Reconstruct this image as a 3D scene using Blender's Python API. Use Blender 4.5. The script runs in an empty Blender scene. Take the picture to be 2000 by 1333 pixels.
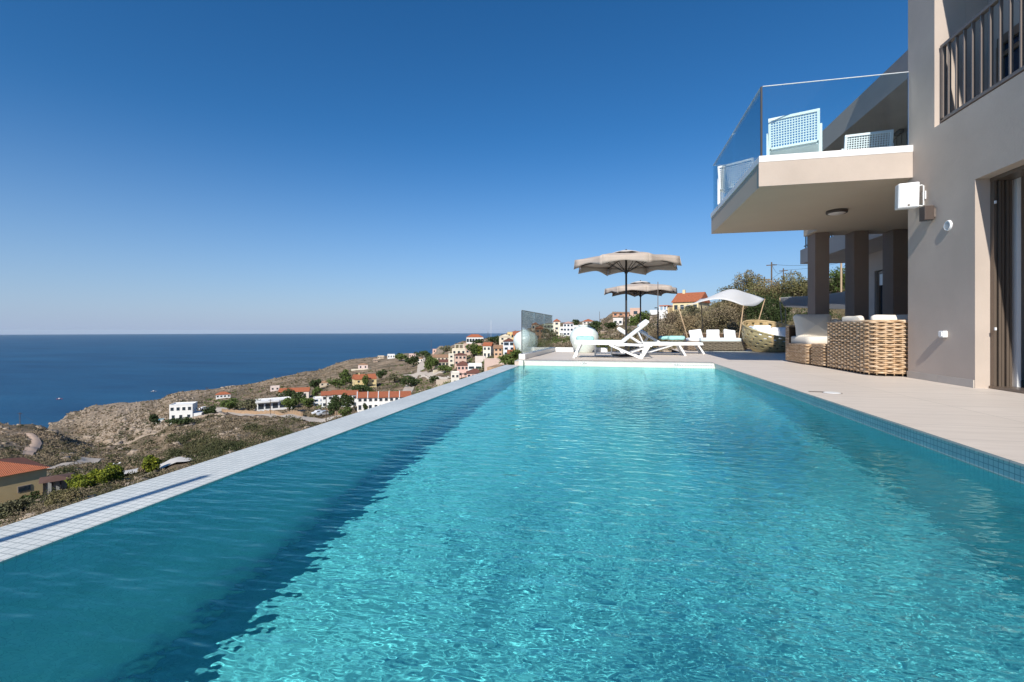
import bpy, math, random
import numpy as np
from mathutils import Vector, Matrix
random.seed(7); RNG = np.random.default_rng(11)
C = bpy.context.scene
COL = C.collection
PI = math.pi

# ------------------------------------------------------------------ camera model (level camera, lens shift)
F = 917.0; EYE = 0.62; HOR = 645.5
YAW = math.atan(197 / F); cs, sn = math.cos(YAW), math.sin(YAW)
def uw(u, t, z=0.0):
    return Vector((t * (u * cs - sn), t * (u * sn + cs), z))
def P(px, py, t):
    return uw((px - 1000) / F, t, EYE - (py - HOR) / F * t)
def to_ut(x, y):
    t = y * cs - x * sn
    return (x * cs + y * sn) / t, t

# ------------------------------------------------------------------ world, sun, camera
SUN = Vector((-.155, -1.36, 1.0)).normalized()
w = bpy.data.worlds.new("World"); C.world = w; w.use_nodes = True
nt = w.node_tree; bg = nt.nodes['Background']
sk = nt.nodes.new('ShaderNodeTexSky'); sk.sky_type = 'NISHITA'; sk.sun_disc = False
sk.sun_elevation = math.asin(SUN.z); sk.sun_rotation = math.atan2(SUN.x, SUN.y)
sk.altitude = 150; sk.air_density = 1.0; sk.dust_density = 0.0; sk.ozone_density = 6.0
bg.inputs[1].default_value = .125
hs = nt.nodes.new('ShaderNodeHueSaturation'); hs.inputs['Saturation'].default_value = 1.22; hs.inputs['Value'].default_value = .68
tc = nt.nodes.new('ShaderNodeTexCoord'); sx_ = nt.nodes.new('ShaderNodeSeparateXYZ'); nt.links.new(tc.outputs['Generated'], sx_.inputs[0])
mr = nt.nodes.new('ShaderNodeMapRange'); mr.inputs['From Min'].default_value = -.02; mr.inputs['From Max'].default_value = .40; mr.inputs['To Min'].default_value = 1; mr.inputs['To Max'].default_value = 0
pw = nt.nodes.new('ShaderNodeMath'); pw.operation = 'POWER'; pw.inputs[1].default_value = 2.0
hz = nt.nodes.new('ShaderNodeMix'); hz.data_type = 'RGBA'; hz.inputs[7].default_value = (1.92, 2.52, 3.78, 1)
nt.links.new(sx_.outputs['Z'], mr.inputs[0]); nt.links.new(mr.outputs[0], pw.inputs[0]); nt.links.new(pw.outputs[0], hz.inputs[0])
nt.links.new(sk.outputs[0], hs.inputs['Color']); nt.links.new(hs.outputs[0], hz.inputs[6]); nt.links.new(hz.outputs[2], bg.inputs[0])
L = bpy.data.lights.new('sun', 'SUN'); L.energy = 4.0; L.angle = math.radians(.5); L.color = (1, .95, .87)
so = bpy.data.objects.new('sun', L); COL.objects.link(so); so.rotation_euler = SUN.to_track_quat('Z', 'Y').to_euler()
L.cycles.is_caustics_light = True
cam = bpy.data.cameras.new('camera'); co = bpy.data.objects.new('camera', cam); COL.objects.link(co); C.camera = co
cam.sensor_width = 36; cam.lens = F / 2000 * 36; cam.shift_y = -(666.5 - HOR) / 2000
cam.clip_start = .05; cam.clip_end = 120000
co.location = (0, 0, EYE); co.rotation_euler = (PI / 2, 0, YAW)
C.view_settings.view_transform = 'Standard'; C.view_settings.look = 'None'; C.view_settings.exposure = 0.47
C.cycles.caustics_refractive = True; C.cycles.use_denoising = True
C.cycles.max_bounces = 10; C.cycles.transparent_max_bounces = 16

# ------------------------------------------------------------------ materials
def nodes(name):
    m = bpy.data.materials.new(name); m.use_nodes = True
    return m, m.node_tree.nodes, m.node_tree.links, m.node_tree.nodes['Principled BSDF']
def noise(n, l, src, scale, detail=4, rough=.6):
    t = n.new('ShaderNodeTexNoise'); t.inputs['Scale'].default_value = scale; t.inputs['Detail'].default_value = detail
    t.inputs['Roughness'].default_value = rough
    l.new(src, t.inputs['Vector']); return t.outputs['Fac']
def ramp(n, l, src, stops):
    r = n.new('ShaderNodeValToRGB'); e = r.color_ramp.elements
    while len(e) < len(stops): e.new(.5)
    for k, (p, c) in enumerate(stops):
        e[k].position = p; e[k].color = (*c, 1)
    l.new(src, r.inputs[0]); return r.outputs[0]
def mix(n, l, fac, a, b, mode='MIX'):
    x = n.new('ShaderNodeMix'); x.data_type = 'RGBA'; x.blend_type = mode
    for inp, v in ((0, fac), (6, a), (7, b)):
        if hasattr(v, 'links'): l.new(v, x.inputs[inp])
        else: x.inputs[inp].default_value = v if inp == 0 else (*v, 1)
    return x.outputs[2]
def bump(n, l, b, h, strength, dist=.01):
    bn = n.new('ShaderNodeBump'); bn.inputs['Strength'].default_value = strength; bn.inputs['Distance'].default_value = dist
    l.new(h, bn.inputs['Height']); l.new(bn.outputs[0], b.inputs['Normal'])
def M(name, c1, c2=None, scale=4, rough=.7, spec=.4, metal=0, bmp=0, bscale=60, bdist=.01, coord='pos', stretch=None):
    m, n, l, b = nodes(name)
    b.inputs['Roughness'].default_value = rough; b.inputs['Specular IOR Level'].default_value = spec
    b.inputs['Metallic'].default_value = metal
    if coord == 'pos': src = n.new('ShaderNodeNewGeometry').outputs['Position']
    else: src = n.new('ShaderNodeTexCoord').outputs['Object']
    if stretch:
        mp = n.new('ShaderNodeMapping'); mp.inputs['Scale'].default_value = stretch; l.new(src, mp.inputs[0]); src = mp.outputs[0]
    if c2 is None: c2 = tuple(x * .88 for x in c1)
    l.new(ramp(n, l, noise(n, l, src, scale, 5), [(.3, c2), (.7, c1)]), b.inputs['Base Color'])
    if bmp: bump(n, l, b, noise(n, l, src, bscale, 3), bmp, bdist)
    return m
def mosaic(name, ca, cb, cg, size=.032, rough=.25, spec=.5, mort=.09):
    m, n, l, b = nodes(name)
    uv = n.new('ShaderNodeTexCoord').outputs['UV']
    br = n.new('ShaderNodeTexBrick'); br.offset = 0; br.squash = 1; br.inputs['Scale'].default_value = 1 / size
    br.inputs['Brick Width'].default_value = 1; br.inputs['Row Height'].default_value = 1
    br.inputs['Mortar Size'].default_value = mort / 2; br.inputs['Mortar Smooth'].default_value = .2
    br.inputs['Color1'].default_value = (*ca, 1); br.inputs['Color2'].default_value = (*cb, 1); br.inputs['Mortar'].default_value = (*cg, 1)
    l.new(uv, br.inputs['Vector'])
    v = ramp(n, l, noise(n, l, uv, 2.2, 4), [(.3, (.84, .84, .84)), (.7, (1, 1, 1))])
    l.new(mix(n, l, 1.0, br.outputs['Color'], v, 'MULTIPLY'), b.inputs['Base Color'])
    b.inputs['Roughness'].default_value = rough; b.inputs['Specular IOR Level'].default_value = spec
    return m

MOS_POOL = mosaic('pool_mosaic', (.40, .72, .76), (.50, .81, .84), (.32, .60, .65), .032, .5, .2)
MOS_SIDE = mosaic('waterline_mosaic', (.60, .66, .61), (.70, .75, .69), (.30, .38, .37), .032, .3, .5, .14)
MOS_COP = mosaic('coping_mosaic', (.66, .685, .655), (.74, .755, .72), (.38, .41, .40), .033, .4, .3, .14)
MOS_CREAM = mosaic('cream_mosaic', (.74, .73, .64), (.80, .79, .70), (.60, .60, .54), .032, .35, .4)
MAT_PLASTER = M('taupe_plaster', (.555, .468, .40), (.465, .392, .335), 1.1, .85, .2, bmp=.3, bscale=38, bdist=.005)
MAT_SOFFIT = M('soffit_plaster', (.56, .455, .355), (.52, .42, .33), .9, .85, .2, bmp=.2, bscale=40, bdist=.004)
MAT_WHITE = M('white_paint', (.82, .81, .79), (.76, .75, .73), 2, .5)
MAT_PILLAR = M('brown_pillar_plaster', (.30, .225, .185), (.265, .195, .16), 2, .8, .2, bmp=.2)
MAT_LAMPB = M('dark_brown_enamel', (.085, .062, .052), None, 4, .5)
MAT_ALU = M('bronze_aluminium', (.20, .155, .12), (.18, .14, .11), 5, .35, .5, .4)
MAT_DARK = M('dark_metal', (.035, .033, .035), None, 5, .45)
MAT_RAIL = M('brown_rail_metal', (.22, .18, .155), (.19, .155, .135), 5, .45, .5, .1)
MAT_SIDING = M('dark_siding', (.16, .15, .13), (.14, .13, .115), 2, .8)
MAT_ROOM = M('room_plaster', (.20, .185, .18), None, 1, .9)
MAT_STEELWHITE = M('white_lacquer', (.83, .84, .84), (.79, .80, .80), 3, .35)
MAT_SLING = M('white_sling_fabric', (.80, .84, .83), (.74, .79, .78), 8, .8, .2, bmp=.3, bscale=250, bdist=.002)
MAT_TOWEL = M('aqua_towel', (.40, .68, .65), (.32, .60, .58), 30, .95, .1, bmp=.6, bscale=160, bdist=.006)
MAT_CUSH = M('cream_canvas', (.78, .72, .63), (.72, .665, .58), 5, .9, .1, bmp=.35, bscale=180, bdist=.002)
MAT_CUSHW = M('white_canvas', (.82, .82, .82), (.78, .78, .79), 5, .9, .1, bmp=.35, bscale=120, bdist=.003)
MAT_CANVAS = M('taupe_umbrella_canvas', (.50, .425, .365), (.44, .37, .315), 3, .9, .1, bmp=.4, bscale=60, bdist=.004)
MAT_URN = M('pale_turquoise_glaze', (.62, .74, .70), (.76, .80, .77), 3.5, .3, .5, bmp=.2, bscale=8, bdist=.01)
MAT_BAMBOO = M('bamboo', (.50, .36, .22), (.40, .28, .17), 9, .6)
MAT_FLOORIN = M('room_floor', (.25, .235, .22), None, 2, .4)
MAT_CURT = M('grey_curtain', (.33, .33, .34), None, 2, .9)
def wicker_mat(name, a, b_, c):
    m, n, l, b = nodes(name)
    g = n.new('ShaderNodeNewGeometry').outputs['Position']
    mp = n.new('ShaderNodeMapping'); mp.inputs['Scale'].default_value = (1, 1, 3.5); l.new(g, mp.inputs[0])
    f = noise(n, l, mp.outputs[0], 9, 5, .7)
    l.new(ramp(n, l, f, [(.3, c), (.5, a), (.7, b_)]), b.inputs['Base Color'])
    b.inputs['Roughness'].default_value = .5; b.inputs['Specular IOR Level'].default_value = .35
    return m
MAT_WICK = wicker_mat('honey_rattan', (.54, .37, .22), (.70, .55, .40), (.34, .19, .09))
MAT_WICK2 = wicker_mat('brown_rattan', (.24, .18, .13), (.34, .26, .19), (.15, .105, .075))
MAT_WICK3 = wicker_mat('olive_tan_rattan', (.50, .37, .19), (.60, .46, .26), (.36, .26, .13))
def deck_mat():
    m, n, l, b = nodes('beige_deck_tiles')
    uv = n.new('ShaderNodeTexCoord').outputs['UV']
    br = n.new('ShaderNodeTexBrick'); br.offset = 0.0; br.inputs['Scale'].default_value = 1
    br.inputs['Brick Width'].default_value = .9; br.inputs['Row Height'].default_value = .45
    br.inputs['Mortar Size'].default_value = .0035; br.inputs['Mortar Smooth'].default_value = .1
    br.inputs['Color1'].default_value = (.68, .60, .525, 1); br.inputs['Color2'].default_value = (.71, .63, .555, 1)
    br.inputs['Mortar'].default_value = (.47, .415, .36, 1); l.new(uv, br.inputs['Vector'])
    mp = n.new('ShaderNodeMapping'); mp.inputs['Scale'].default_value = (1, 6, 1); l.new(uv, mp.inputs[0])
    v = ramp(n, l, noise(n, l, mp.outputs[0], 2.0, 6), [(.3, (.87, .86, .85)), (.7, (1, 1, 1))])
    l.new(mix(n, l, 1.0, br.outputs['Color'], v, 'MULTIPLY'), b.inputs['Base Color'])
    b.inputs['Roughness'].default_value = .55; b.inputs['Specular IOR Level'].default_value = .35
    return m
MAT_DECK = deck_mat()
def glass_mat(name, tint, gloss=1.0):
    m = bpy.data.materials.new(name); m.use_nodes = True; n = m.node_tree.nodes; l = m.node_tree.links; n.clear()
    o = n.new('ShaderNodeOutputMaterial'); x = n.new('ShaderNodeMixShader'); fr = n.new('ShaderNodeFresnel'); fr.inputs[0].default_value = 1.5
    t = n.new('ShaderNodeBsdfTransparent'); t.inputs[0].default_value = (*tint, 1); g = n.new('ShaderNodeBsdfGlossy'); g.inputs['Roughness'].default_value = .01
    ml = n.new('ShaderNodeMath'); ml.operation = 'MULTIPLY'; ml.inputs[1].default_value = gloss
    l.new(fr.outputs[0], ml.inputs[0]); l.new(ml.outputs[0], x.inputs[0]); l.new(t.outputs[0], x.inputs[1]); l.new(g.outputs[0], x.inputs[2]); l.new(x.outputs[0], o.inputs[0])
    return m
MAT_GLASS = glass_mat('balustrade_glass', (.91, .978, .986), .7)
MAT_PANE = M('dark_window_glass', (.03, .045, .06), None, 3, .05, .9)
MAT_DEEPGLASS = M('blue_window_glass', (.012, .03, .07), None, 3, .04, 1.0)
def roof_mat(name, a, b_, pitch=.0):
    m, n, l, b = nodes(name)
    uv = n.new('ShaderNodeTexCoord').outputs['UV']
    f = noise(n, l, uv, 1.7, 5, .7)
    c = ramp(n, l, f, [(.3, b_), (.7, a)])
    wv = n.new('ShaderNodeTexWave'); wv.inputs['Scale'].default_value = 1.7; wv.bands_direction = 'X'; l.new(uv, wv.inputs['Vector'])
    w2 = n.new('ShaderNodeTexWave'); w2.inputs['Scale'].default_value = .8; w2.bands_direction = 'Y'; w2.wave_profile = 'SAW'; l.new(uv, w2.inputs['Vector'])
    l.new(c, b.inputs['Base Color'])
    ad = n.new('ShaderNodeMath'); ad.operation = 'ADD'; l.new(wv.outputs['Fac'], ad.inputs[0]); l.new(w2.outputs['Fac'], ad.inputs[1])
    bump(n, l, b, ad.outputs[0], .9, .09)
    b.inputs['Roughness'].default_value = .85
    return m
MAT_ROOF = roof_mat('terracotta_tiles', (.56, .17, .07), (.38, .12, .055))
MAT_ROOFD = roof_mat('dark_terracotta_tiles', (.26, .10, .065), (.17, .07, .05))
MAT_ROOFT = roof_mat('tan_tiles', (.52, .30, .17), (.40, .22, .12))
WALLM = {}
def wallmat(c):
    k = tuple(c)
    if k not in WALLM: WALLM[k] = M('house_render', c, tuple(x * .9 for x in c), .8, .9, .2)
    return WALLM[k]
MAT_STONEWALL = M('ochre_stone_masonry', (.46, .31, .19), (.30, .20, .12), 1.6, .9, .2, bmp=.8, bscale=3, bdist=.2)
MAT_ROAD = M('dusty_road', (.52, .45, .38), (.44, .38, .31), .4, .9, .1)
MAT_ROCK = M('limestone_rock', (.40, .33, .26), (.25, .195, .145), 1.2, .95, .1, bmp=.6, bscale=4, bdist=.1)
def leaf_mat(name, a, b_, c, s1=.6, s2=6):
    m, n, l, b = nodes(name)
    g = n.new('ShaderNodeNewGeometry').outputs['Position']
    f1 = noise(n, l, g, s1, 3); f2 = noise(n, l, g, s2, 3)
    c1 = ramp(n, l, f2, [(.35, a), (.65, b_)])
    fr = ramp(n, l, f1, [(.42, (0, 0, 0)), (.62, (1, 1, 1))])
    l.new(mix(n, l, fr, c1, c), b.inputs['Base Color'])
    b.inputs['Roughness'].default_value = .75; b.inputs['Specular IOR Level'].default_value = .15
    return m
LM = {
    'dark': leaf_mat('dark_green_leaves', (.030, .050, .018), (.060, .085, .028), (.045, .065, .022)),
    'mid': leaf_mat('mid_green_leaves', (.065, .100, .025), (.11, .14, .04), (.085, .12, .03)),
    'olive': leaf_mat('olive_grey_leaves', (.10, .105, .055), (.16, .155, .085), (.13, .12, .07)),
    'yellow': leaf_mat('yellow_green_leaves', (.14, .18, .02), (.32, .32, .035), (.09, .13, .02), 1.2, 5),
    'dry': leaf_mat('dry_scrub_twigs', (.18, .135, .09), (.28, .215, .145), (.21, .18, .10)),
    'scrub': leaf_mat('maquis_leaves', (.13, .11, .066), (.22, .175, .115), (.30, .23, .16), .03, 1.5),
    'gscrub': leaf_mat('green_scrub_leaves', (.036, .046, .018), (.065, .075, .03), (.11, .10, .05), .05, 2),
    'bank': leaf_mat('bank_leaves', (.11, .11, .045), (.20, .18, .08), (.25, .19, .11), .25, 3),
    'bark': M('bark', (.16, .12, .09), (.10, .075, .055), 6, .9, .1),
}

def cloth_mat(name, c, tr):
    m, n, l, b = nodes(name); b.inputs['Base Color'].default_value = (*c, 1); b.inputs['Roughness'].default_value = .9; b.inputs['Specular IOR Level'].default_value = .1
    t = n.new('ShaderNodeBsdfTranslucent'); t.inputs[0].default_value = (*c, 1); x = n.new('ShaderNodeMixShader'); x.inputs[0].default_value = tr
    o = n['Material Output']; l.new(b.outputs[0], x.inputs[1]); l.new(t.outputs[0], x.inputs[2]); l.new(x.outputs[0], o.inputs[0]); return m
MAT_SAIL = cloth_mat('white_sail_cloth', (.82, .82, .82), .35)
# ------------------------------------------------------------------ object helpers
def link(o, parent=None):
    COL.objects.link(o)
    if parent is not None: o.parent = parent
    return o
def tag(o, label=None, cat=None, group=None, kind=None):
    if label: o['label'] = label
    if cat: o['category'] = cat
    if group: o['group'] = group
    if kind: o['kind'] = kind
    return o
def thing(name, label, cat, loc=(0, 0, 0), rz=0, group=None):
    o = bpy.data.objects.new(name, None); o.location = loc; o.rotation_euler = (0, 0, rz); o.empty_display_size = .1
    link(o); return tag(o, label, cat, group)
def copy_tree(o, parent=None):
    c = o.copy(); COL.objects.link(c)
    if parent is not None: c.parent = parent; c.matrix_parent_inverse = Matrix()
    for ch in [x for x in CHILD.get(o.name, [])]: 
        d = copy_tree(ch, c)
    CHILD[c.name] = [x for x in bpy.data.objects if x.parent == c]
    return c
CHILD = {}
def npmesh(name, v, q, mat, parent=None, smooth=False, uv=False):
    me = bpy.data.meshes.new(name); v = np.asarray(v, dtype=np.float32); q = np.asarray(q, dtype=np.int32)
    k = q.shape[1]
    me.vertices.add(len(v)); me.vertices.foreach_set('co', v.ravel())
    me.loops.add(q.size); me.loops.foreach_set('vertex_index', q.ravel())
    me.polygons.add(len(q)); me.polygons.foreach_set('loop_start', np.arange(len(q), dtype=np.int32) * k)
    me.polygons.foreach_set('loop_total', np.full(len(q), k, dtype=np.int32))
    if smooth: me.polygons.foreach_set('use_smooth', np.ones(len(q), dtype=bool))
    me.update(calc_edges=True); me.materials.append(mat)
    o = bpy.data.objects.new(name, me); return link(o, parent)
class MB:
    def __init__(s): s.v = []; s.f = []
    def add(s, vs, fs):
        b = len(s.v); s.v += [tuple(x) for x in vs]; s.f += [tuple(b + i for i in f) for f in fs]; return s
    def box(s, x0, x1, y0, y1, z0, z1, m=None):
        vs = [Vector(p) for p in ((x0, y0, z0), (x1, y0, z0), (x1, y1, z0), (x0, y1, z0), (x0, y0, z1), (x1, y0, z1), (x1, y1, z1), (x0, y1, z1))]
        if m: vs = [m @ p for p in vs]
        return s.add(vs, [(0, 3, 2, 1), (4, 5, 6, 7), (0, 1, 5, 4), (1, 2, 6, 5), (2, 3, 7, 6), (3, 0, 4, 7)])
    def bar(s, a, b, w, h, up=(0, 0, 1)):
        a = Vector(a); b = Vector(b); d = (b - a); ln = d.length; d.normalize(); u = Vector(up)
        if abs(d.dot(u)) > .95: u = Vector((0, 1, 0))
        r = d.cross(u).normalized(); u = r.cross(d)
        m = Matrix((r, d, u)).transposed().to_4x4(); m.translation = a
        return s.box(-w / 2, w / 2, 0, ln, -h / 2, h / 2, m)
    def tube(s, pts, r, n=8, r2=None, cap=True):
        pts = [Vector(p) for p in pts]; N = len(pts); rings = []
        for i, p in enumerate(pts):
            d = (pts[min(i + 1, N - 1)] - pts[max(i - 1, 0)]).normalized()
            u = Vector((0, 0, 1)) if abs(d.z) < .9 else Vector((1, 0, 0))
            a = d.cross(u).normalized(); b = a.cross(d)
            rr = r if r2 is None else r + (r2 - r) * i / max(N - 1, 1)
            rings.append([p + (a * math.cos(2 * PI * k / n) + b * math.sin(2 * PI * k / n)) * rr for k in range(n)])
        vs = [q for rg in rings for q in rg]; fs = []
        for i in range(N - 1):
            for k in range(n):
                k2 = (k + 1) % n; fs.append((i * n + k, i * n + k2, (i + 1) * n + k2, (i + 1) * n + k))
        if cap: fs.append(tuple(range(n - 1, -1, -1))); fs.append(tuple((N - 1) * n + k for k in range(n)))
        return s.add(vs, fs)
    def lathe(s, prof, n=24, c=(0, 0, 0)):
        vs = []; fs = []
        for r, z in prof:
            vs += [(c[0] + r * math.cos(2 * PI * k / n), c[1] + r * math.sin(2 * PI * k / n), c[2] + z) for k in range(n)]
        for i in range(len(prof) - 1):
            for k in range(n):
                k2 = (k + 1) % n; fs.append((i * n + k, i * n + k2, (i + 1) * n + k2, (i + 1) * n + k))
        return s.add(vs, fs)
    def build(s, name, mat, parent=None, smooth=False, uv=False, bevel=0, recalc=False):
        me = bpy.data.meshes.new(name); me.from_pydata(s.v, [], s.f); me.update()
        me.materials.append(mat)
        if uv:
            ul = me.uv_layers.new(name='UVMap'); vv = me.vertices
            for p in me.polygons:
                nn = p.normal
                if abs(nn.z) > .985: h = Vector((1, 0, 0)); k = Vector((0, 1, 0))
                else: h = Vector((-nn.y, nn.x, 0)).normalized(); k = nn.cross(h)
                for li in p.loop_indices:
                    q = vv[me.loops[li].vertex_index].co; ul.data[li].uv = (q.dot(h), q.dot(k))
        if smooth: me.polygons.foreach_set('use_smooth', [True] * len(me.polygons))
        o = bpy.data.objects.new(name, me); link(o, parent)
        if bevel:
            b = o.modifiers.new('edge', 'BEVEL'); b.width = bevel; b.segments = 2; b.limit_method = 'ANGLE'
        return o
def struct(o): o['kind'] = 'structure'; return o

# ------------------------------------------------------------------ value noise
_T = RNG.random((256, 256))
def vn(x, y):
    xi = np.floor(x).astype(int); yi = np.floor(y).astype(int); fx = x - xi; fy = y - yi
    fx = fx * fx * (3 - 2 * fx); fy = fy * fy * (3 - 2 * fy)
    a = _T[xi & 255, yi & 255]; b = _T[(xi + 1) & 255, yi & 255]; c = _T[xi & 255, (yi + 1) & 255]; d = _T[(xi + 1) & 255, (yi + 1) & 255]
    return (a * (1 - fx) + b * fx) * (1 - fy) + (c * (1 - fx) + d * fx) * fy - .5

# ------------------------------------------------------------------ terrain profiles: column px -> (distance, height)
SEA = -130.0
def zz(y, t): return EYE - (y - HOR) / F * t
COLS = [
 (-1400, [(2, -4), (40, -16), (100, -30), (240, -60), (420, -100), (600, -150)]),
 (-500, [(2, -4), (40, -16), (70, zz(980, 70)), (130, zz(890, 130)), (230, zz(830, 230)), (300, -80), (480, -150)]),
 (-120, [(2, -4), (40, -17), (55, zz(1040, 55)), (75, zz(950, 75)), (140, zz(870, 140)), (230, zz(820, 230)), (280, -75), (420, -150)]),
 (0, [(2, -4), (40, -18), (55, zz(1040, 55)), (62, zz(985, 62)), (75, zz(950, 75)), (100, zz(915, 100)), (140, zz(872, 140)), (190, zz(838, 190)), (230, zz(822, 230)), (270, -75), (400, -150)]),
 (60, [(2, -4), (40, -17), (58, zz(1010, 58)), (75, zz(958, 75)), (100, zz(920, 100)), (140, zz(880, 140)), (190, zz(842, 190)), (222, zz(827, 222)), (265, -72), (420, -150)]),
 (100, [(2, -4), (45, -17), (68, zz(965, 68)), (100, zz(918, 100)), (140, zz(885, 140)), (190, zz(848, 190)), (205, zz(842, 205)), (250, -58), (330, zz(846, 330)), (420, zz(822, 420)), (500, -150)]),
 (140, [(2, -4), (45, -17), (68, zz(960, 68)), (100, zz(915, 100)), (140, zz(885, 140)), (175, zz(866, 175)), (215, -50), (300, zz(862, 300)), (380, zz(830, 380)), (450, zz(802, 450)), (540, -150)]),
 (185, [(2, -4), (45, -17), (68, zz(955, 68)), (100, zz(915, 100)), (140, zz(892, 140)), (160, zz(884, 160)), (200, -48), (260, zz(878, 260)), (350, zz(828, 350)), (470, zz(787, 470)), (580, -150)]),
 (240, [(2, -4), (50, -18), (70, zz(950, 70)), (90, zz(925, 90)), (120, zz(905, 120)), (160, zz(884, 160)), (220, zz(860, 220)), (320, zz(820, 320)), (480, zz(781, 480)), (580, -150)]),
 (300, [(2, -4), (50, -17), (75, zz(932, 75)), (110, zz(897, 110)), (160, zz(865, 160)), (230, zz(835, 230)), (330, zz(805, 330)), (450, zz(780, 450)), (560, -150)]),
 (350, [(2, -4), (50, -16), (80, zz(907, 80)), (110, zz(882, 110)), (150, zz(850, 150)), (195, zz(822, 195)), (260, zz(798, 260)), (350, zz(780, 350)), (450, zz(765, 450)), (560, -150)]),
 (450, [(2, -4), (50, -15), (90, zz(870, 90)), (130, zz(843, 130)), (185, zz(812, 185)), (240, zz(795, 240)), (300, zz(782, 300)), (400, zz(764, 400)), (500, zz(751, 500)), (600, -150)]),
 (600, [(2, -4), (60, -14), (110, zz(840, 110)), (155, zz(817, 155)), (205, zz(799, 205)), (260, zz(778, 260)), (330, zz(757, 330)), (450, zz(737, 450)), (560, zz(725, 560)), (700, -150)]),
 (700, [(2, -4), (60, -12), (120, zz(815, 120)), (170, zz(800, 170)), (205, zz(790, 205)), (250, zz(762, 250)), (330, zz(740, 330)), (450, zz(716, 450)), (600, zz(698, 600)), (760, -150)]),
 (800, [(2, -4), (60, -10), (130, zz(795, 130)), (190, zz(778, 190)), (250, zz(752, 250)), (330, zz(728, 330)), (450, zz(706, 450)), (650, zz(689, 650)), (850, -150)]),
 (835, [(2, -4), (60, -9), (130, zz(785, 130)), (190, zz(768, 190)), (240, zz(742, 240)), (320, zz(715, 320)), (450, zz(699, 450)), (650, zz(689, 650)), (850, -150)]),
 (862, [(2, -4), (60, -8.5), (130, zz(775, 130)), (180, zz(758, 180)), (230, zz(735, 230)), (290, zz(712, 290)), (380, zz(690, 380)), (500, zz(673, 500)), (650, -120), (850, -160)]),
 (910, [(2, -4), (60, -8), (130, zz(762, 130)), (170, zz(742, 170)), (215, zz(722, 215)), (260, zz(702, 260)), (320, zz(684, 320)), (450, zz(666, 450)), (560, -90), (850, -160)]),
 (960, [(2, -4), (60, -7), (130, zz(735, 130)), (165, zz(715, 165)), (200, zz(704, 200)), (230, zz(693, 230)), (300, zz(674, 300)), (400, zz(658, 400)), (560, -70), (850, -160)]),
 (1010, [(2, -4), (14, -4), (60, -5), (130, zz(708, 130)), (165, zz(700, 165)), (200, zz(690, 200)), (240, zz(675, 240)), (300, zz(660, 300)), (400, zz(646, 400)), (600, -40), (850, -160)]),
 (1080, [(2, -4), (12, -1.6), (17, -1.5), (40, zz(690, 40)), (100, zz(678, 100)), (150, zz(667, 150)), (220, zz(654, 220)), (300, zz(640, 300)), (420, zz(629, 420)), (560, -20), (850, -160)]),
 (1160, [(2, -4), (12, -1.2), (15, -.7), (25, zz(684, 25)), (60, zz(677, 60)), (120, zz(664, 120)), (200, zz(650, 200)), (300, zz(633, 300)), (420, zz(628, 420)), (560, -20), (850, -160)]),
 (1200, [(2, -4), (12, -1.1), (14.6, -.25), (25, zz(680, 25)), (50, zz(668, 50)), (80, zz(658, 80)), (130, zz(643, 130)), (200, zz(620, 200)), (250, zz(613, 250)), (400, -10), (850, -120)]),
 (1270, [(2, -4), (12, -1.1), (14.4, -.2), (22, zz(678, 22)), (30, zz(669, 30)), (60, zz(650, 60)), (100, zz(633, 100)), (160, zz(616, 160)), (200, zz(610, 200)), (400, 3), (850, -80)]),
 (1330, [(2, -4), (12, -1.1), (14.2, -.15), (17, zz(678, 17)), (25, zz(666, 25)), (50, zz(638, 50)), (90, zz(620, 90)), (150, zz(612, 150)), (180, zz(608, 180)), (400, 5), (850, -60)]),
 (1420, [(2, -4), (12, -1.1), (14.6, -.1), (17, zz(672, 17)), (24, zz(650, 24)), (34, zz(620, 34)), (48, zz(596, 48)), (70, zz(588, 70)), (180, 8), (850, -60)]),
 (1520, [(2, -4), (12, -1.1), (15.5, -.1), (18, zz(668, 18)), (24, zz(630, 24)), (34, zz(596, 34)), (48, zz(574, 48)), (70, zz(565, 70)), (180, 10), (850, -60)]),
 (1640, [(2, -4), (12, -1.1), (16.5, -.1), (19, zz(655, 19)), (26, zz(606, 26)), (36, zz(572, 36)), (50, zz(552, 50)), (80, zz(545, 80)), (180, 14), (850, -60)]),
 (1900, [(2, -4), (12, -1.1), (17, -.1), (22, 1.2), (30, 4), (50, 8), (180, 16), (850, -60)]),
 (3000, [(2, -4), (12, -1.1), (17, 0), (22, 2), (30, 5), (50, 10), (180, 18), (850, -60)]),
]
LT = np.linspace(math.log(1.9), math.log(860), 700)
_cu = np.array([(c[0] - 1000) / F for c in COLS])
_tab = np.array([np.interp(LT, [math.log(a) for a, _ in c[1]], [b for _, b in c[1]]) for c in COLS])
def smooth1(a, k):
    kern = np.ones(k) / k; pad = np.pad(a, ((0, 0), (k // 2, k // 2)), mode='edge')
    return np.array([np.convolve(r, kern, 'valid')[:a.shape[1]] for r in pad])
_tab = smooth1(_tab, 9)
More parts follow.
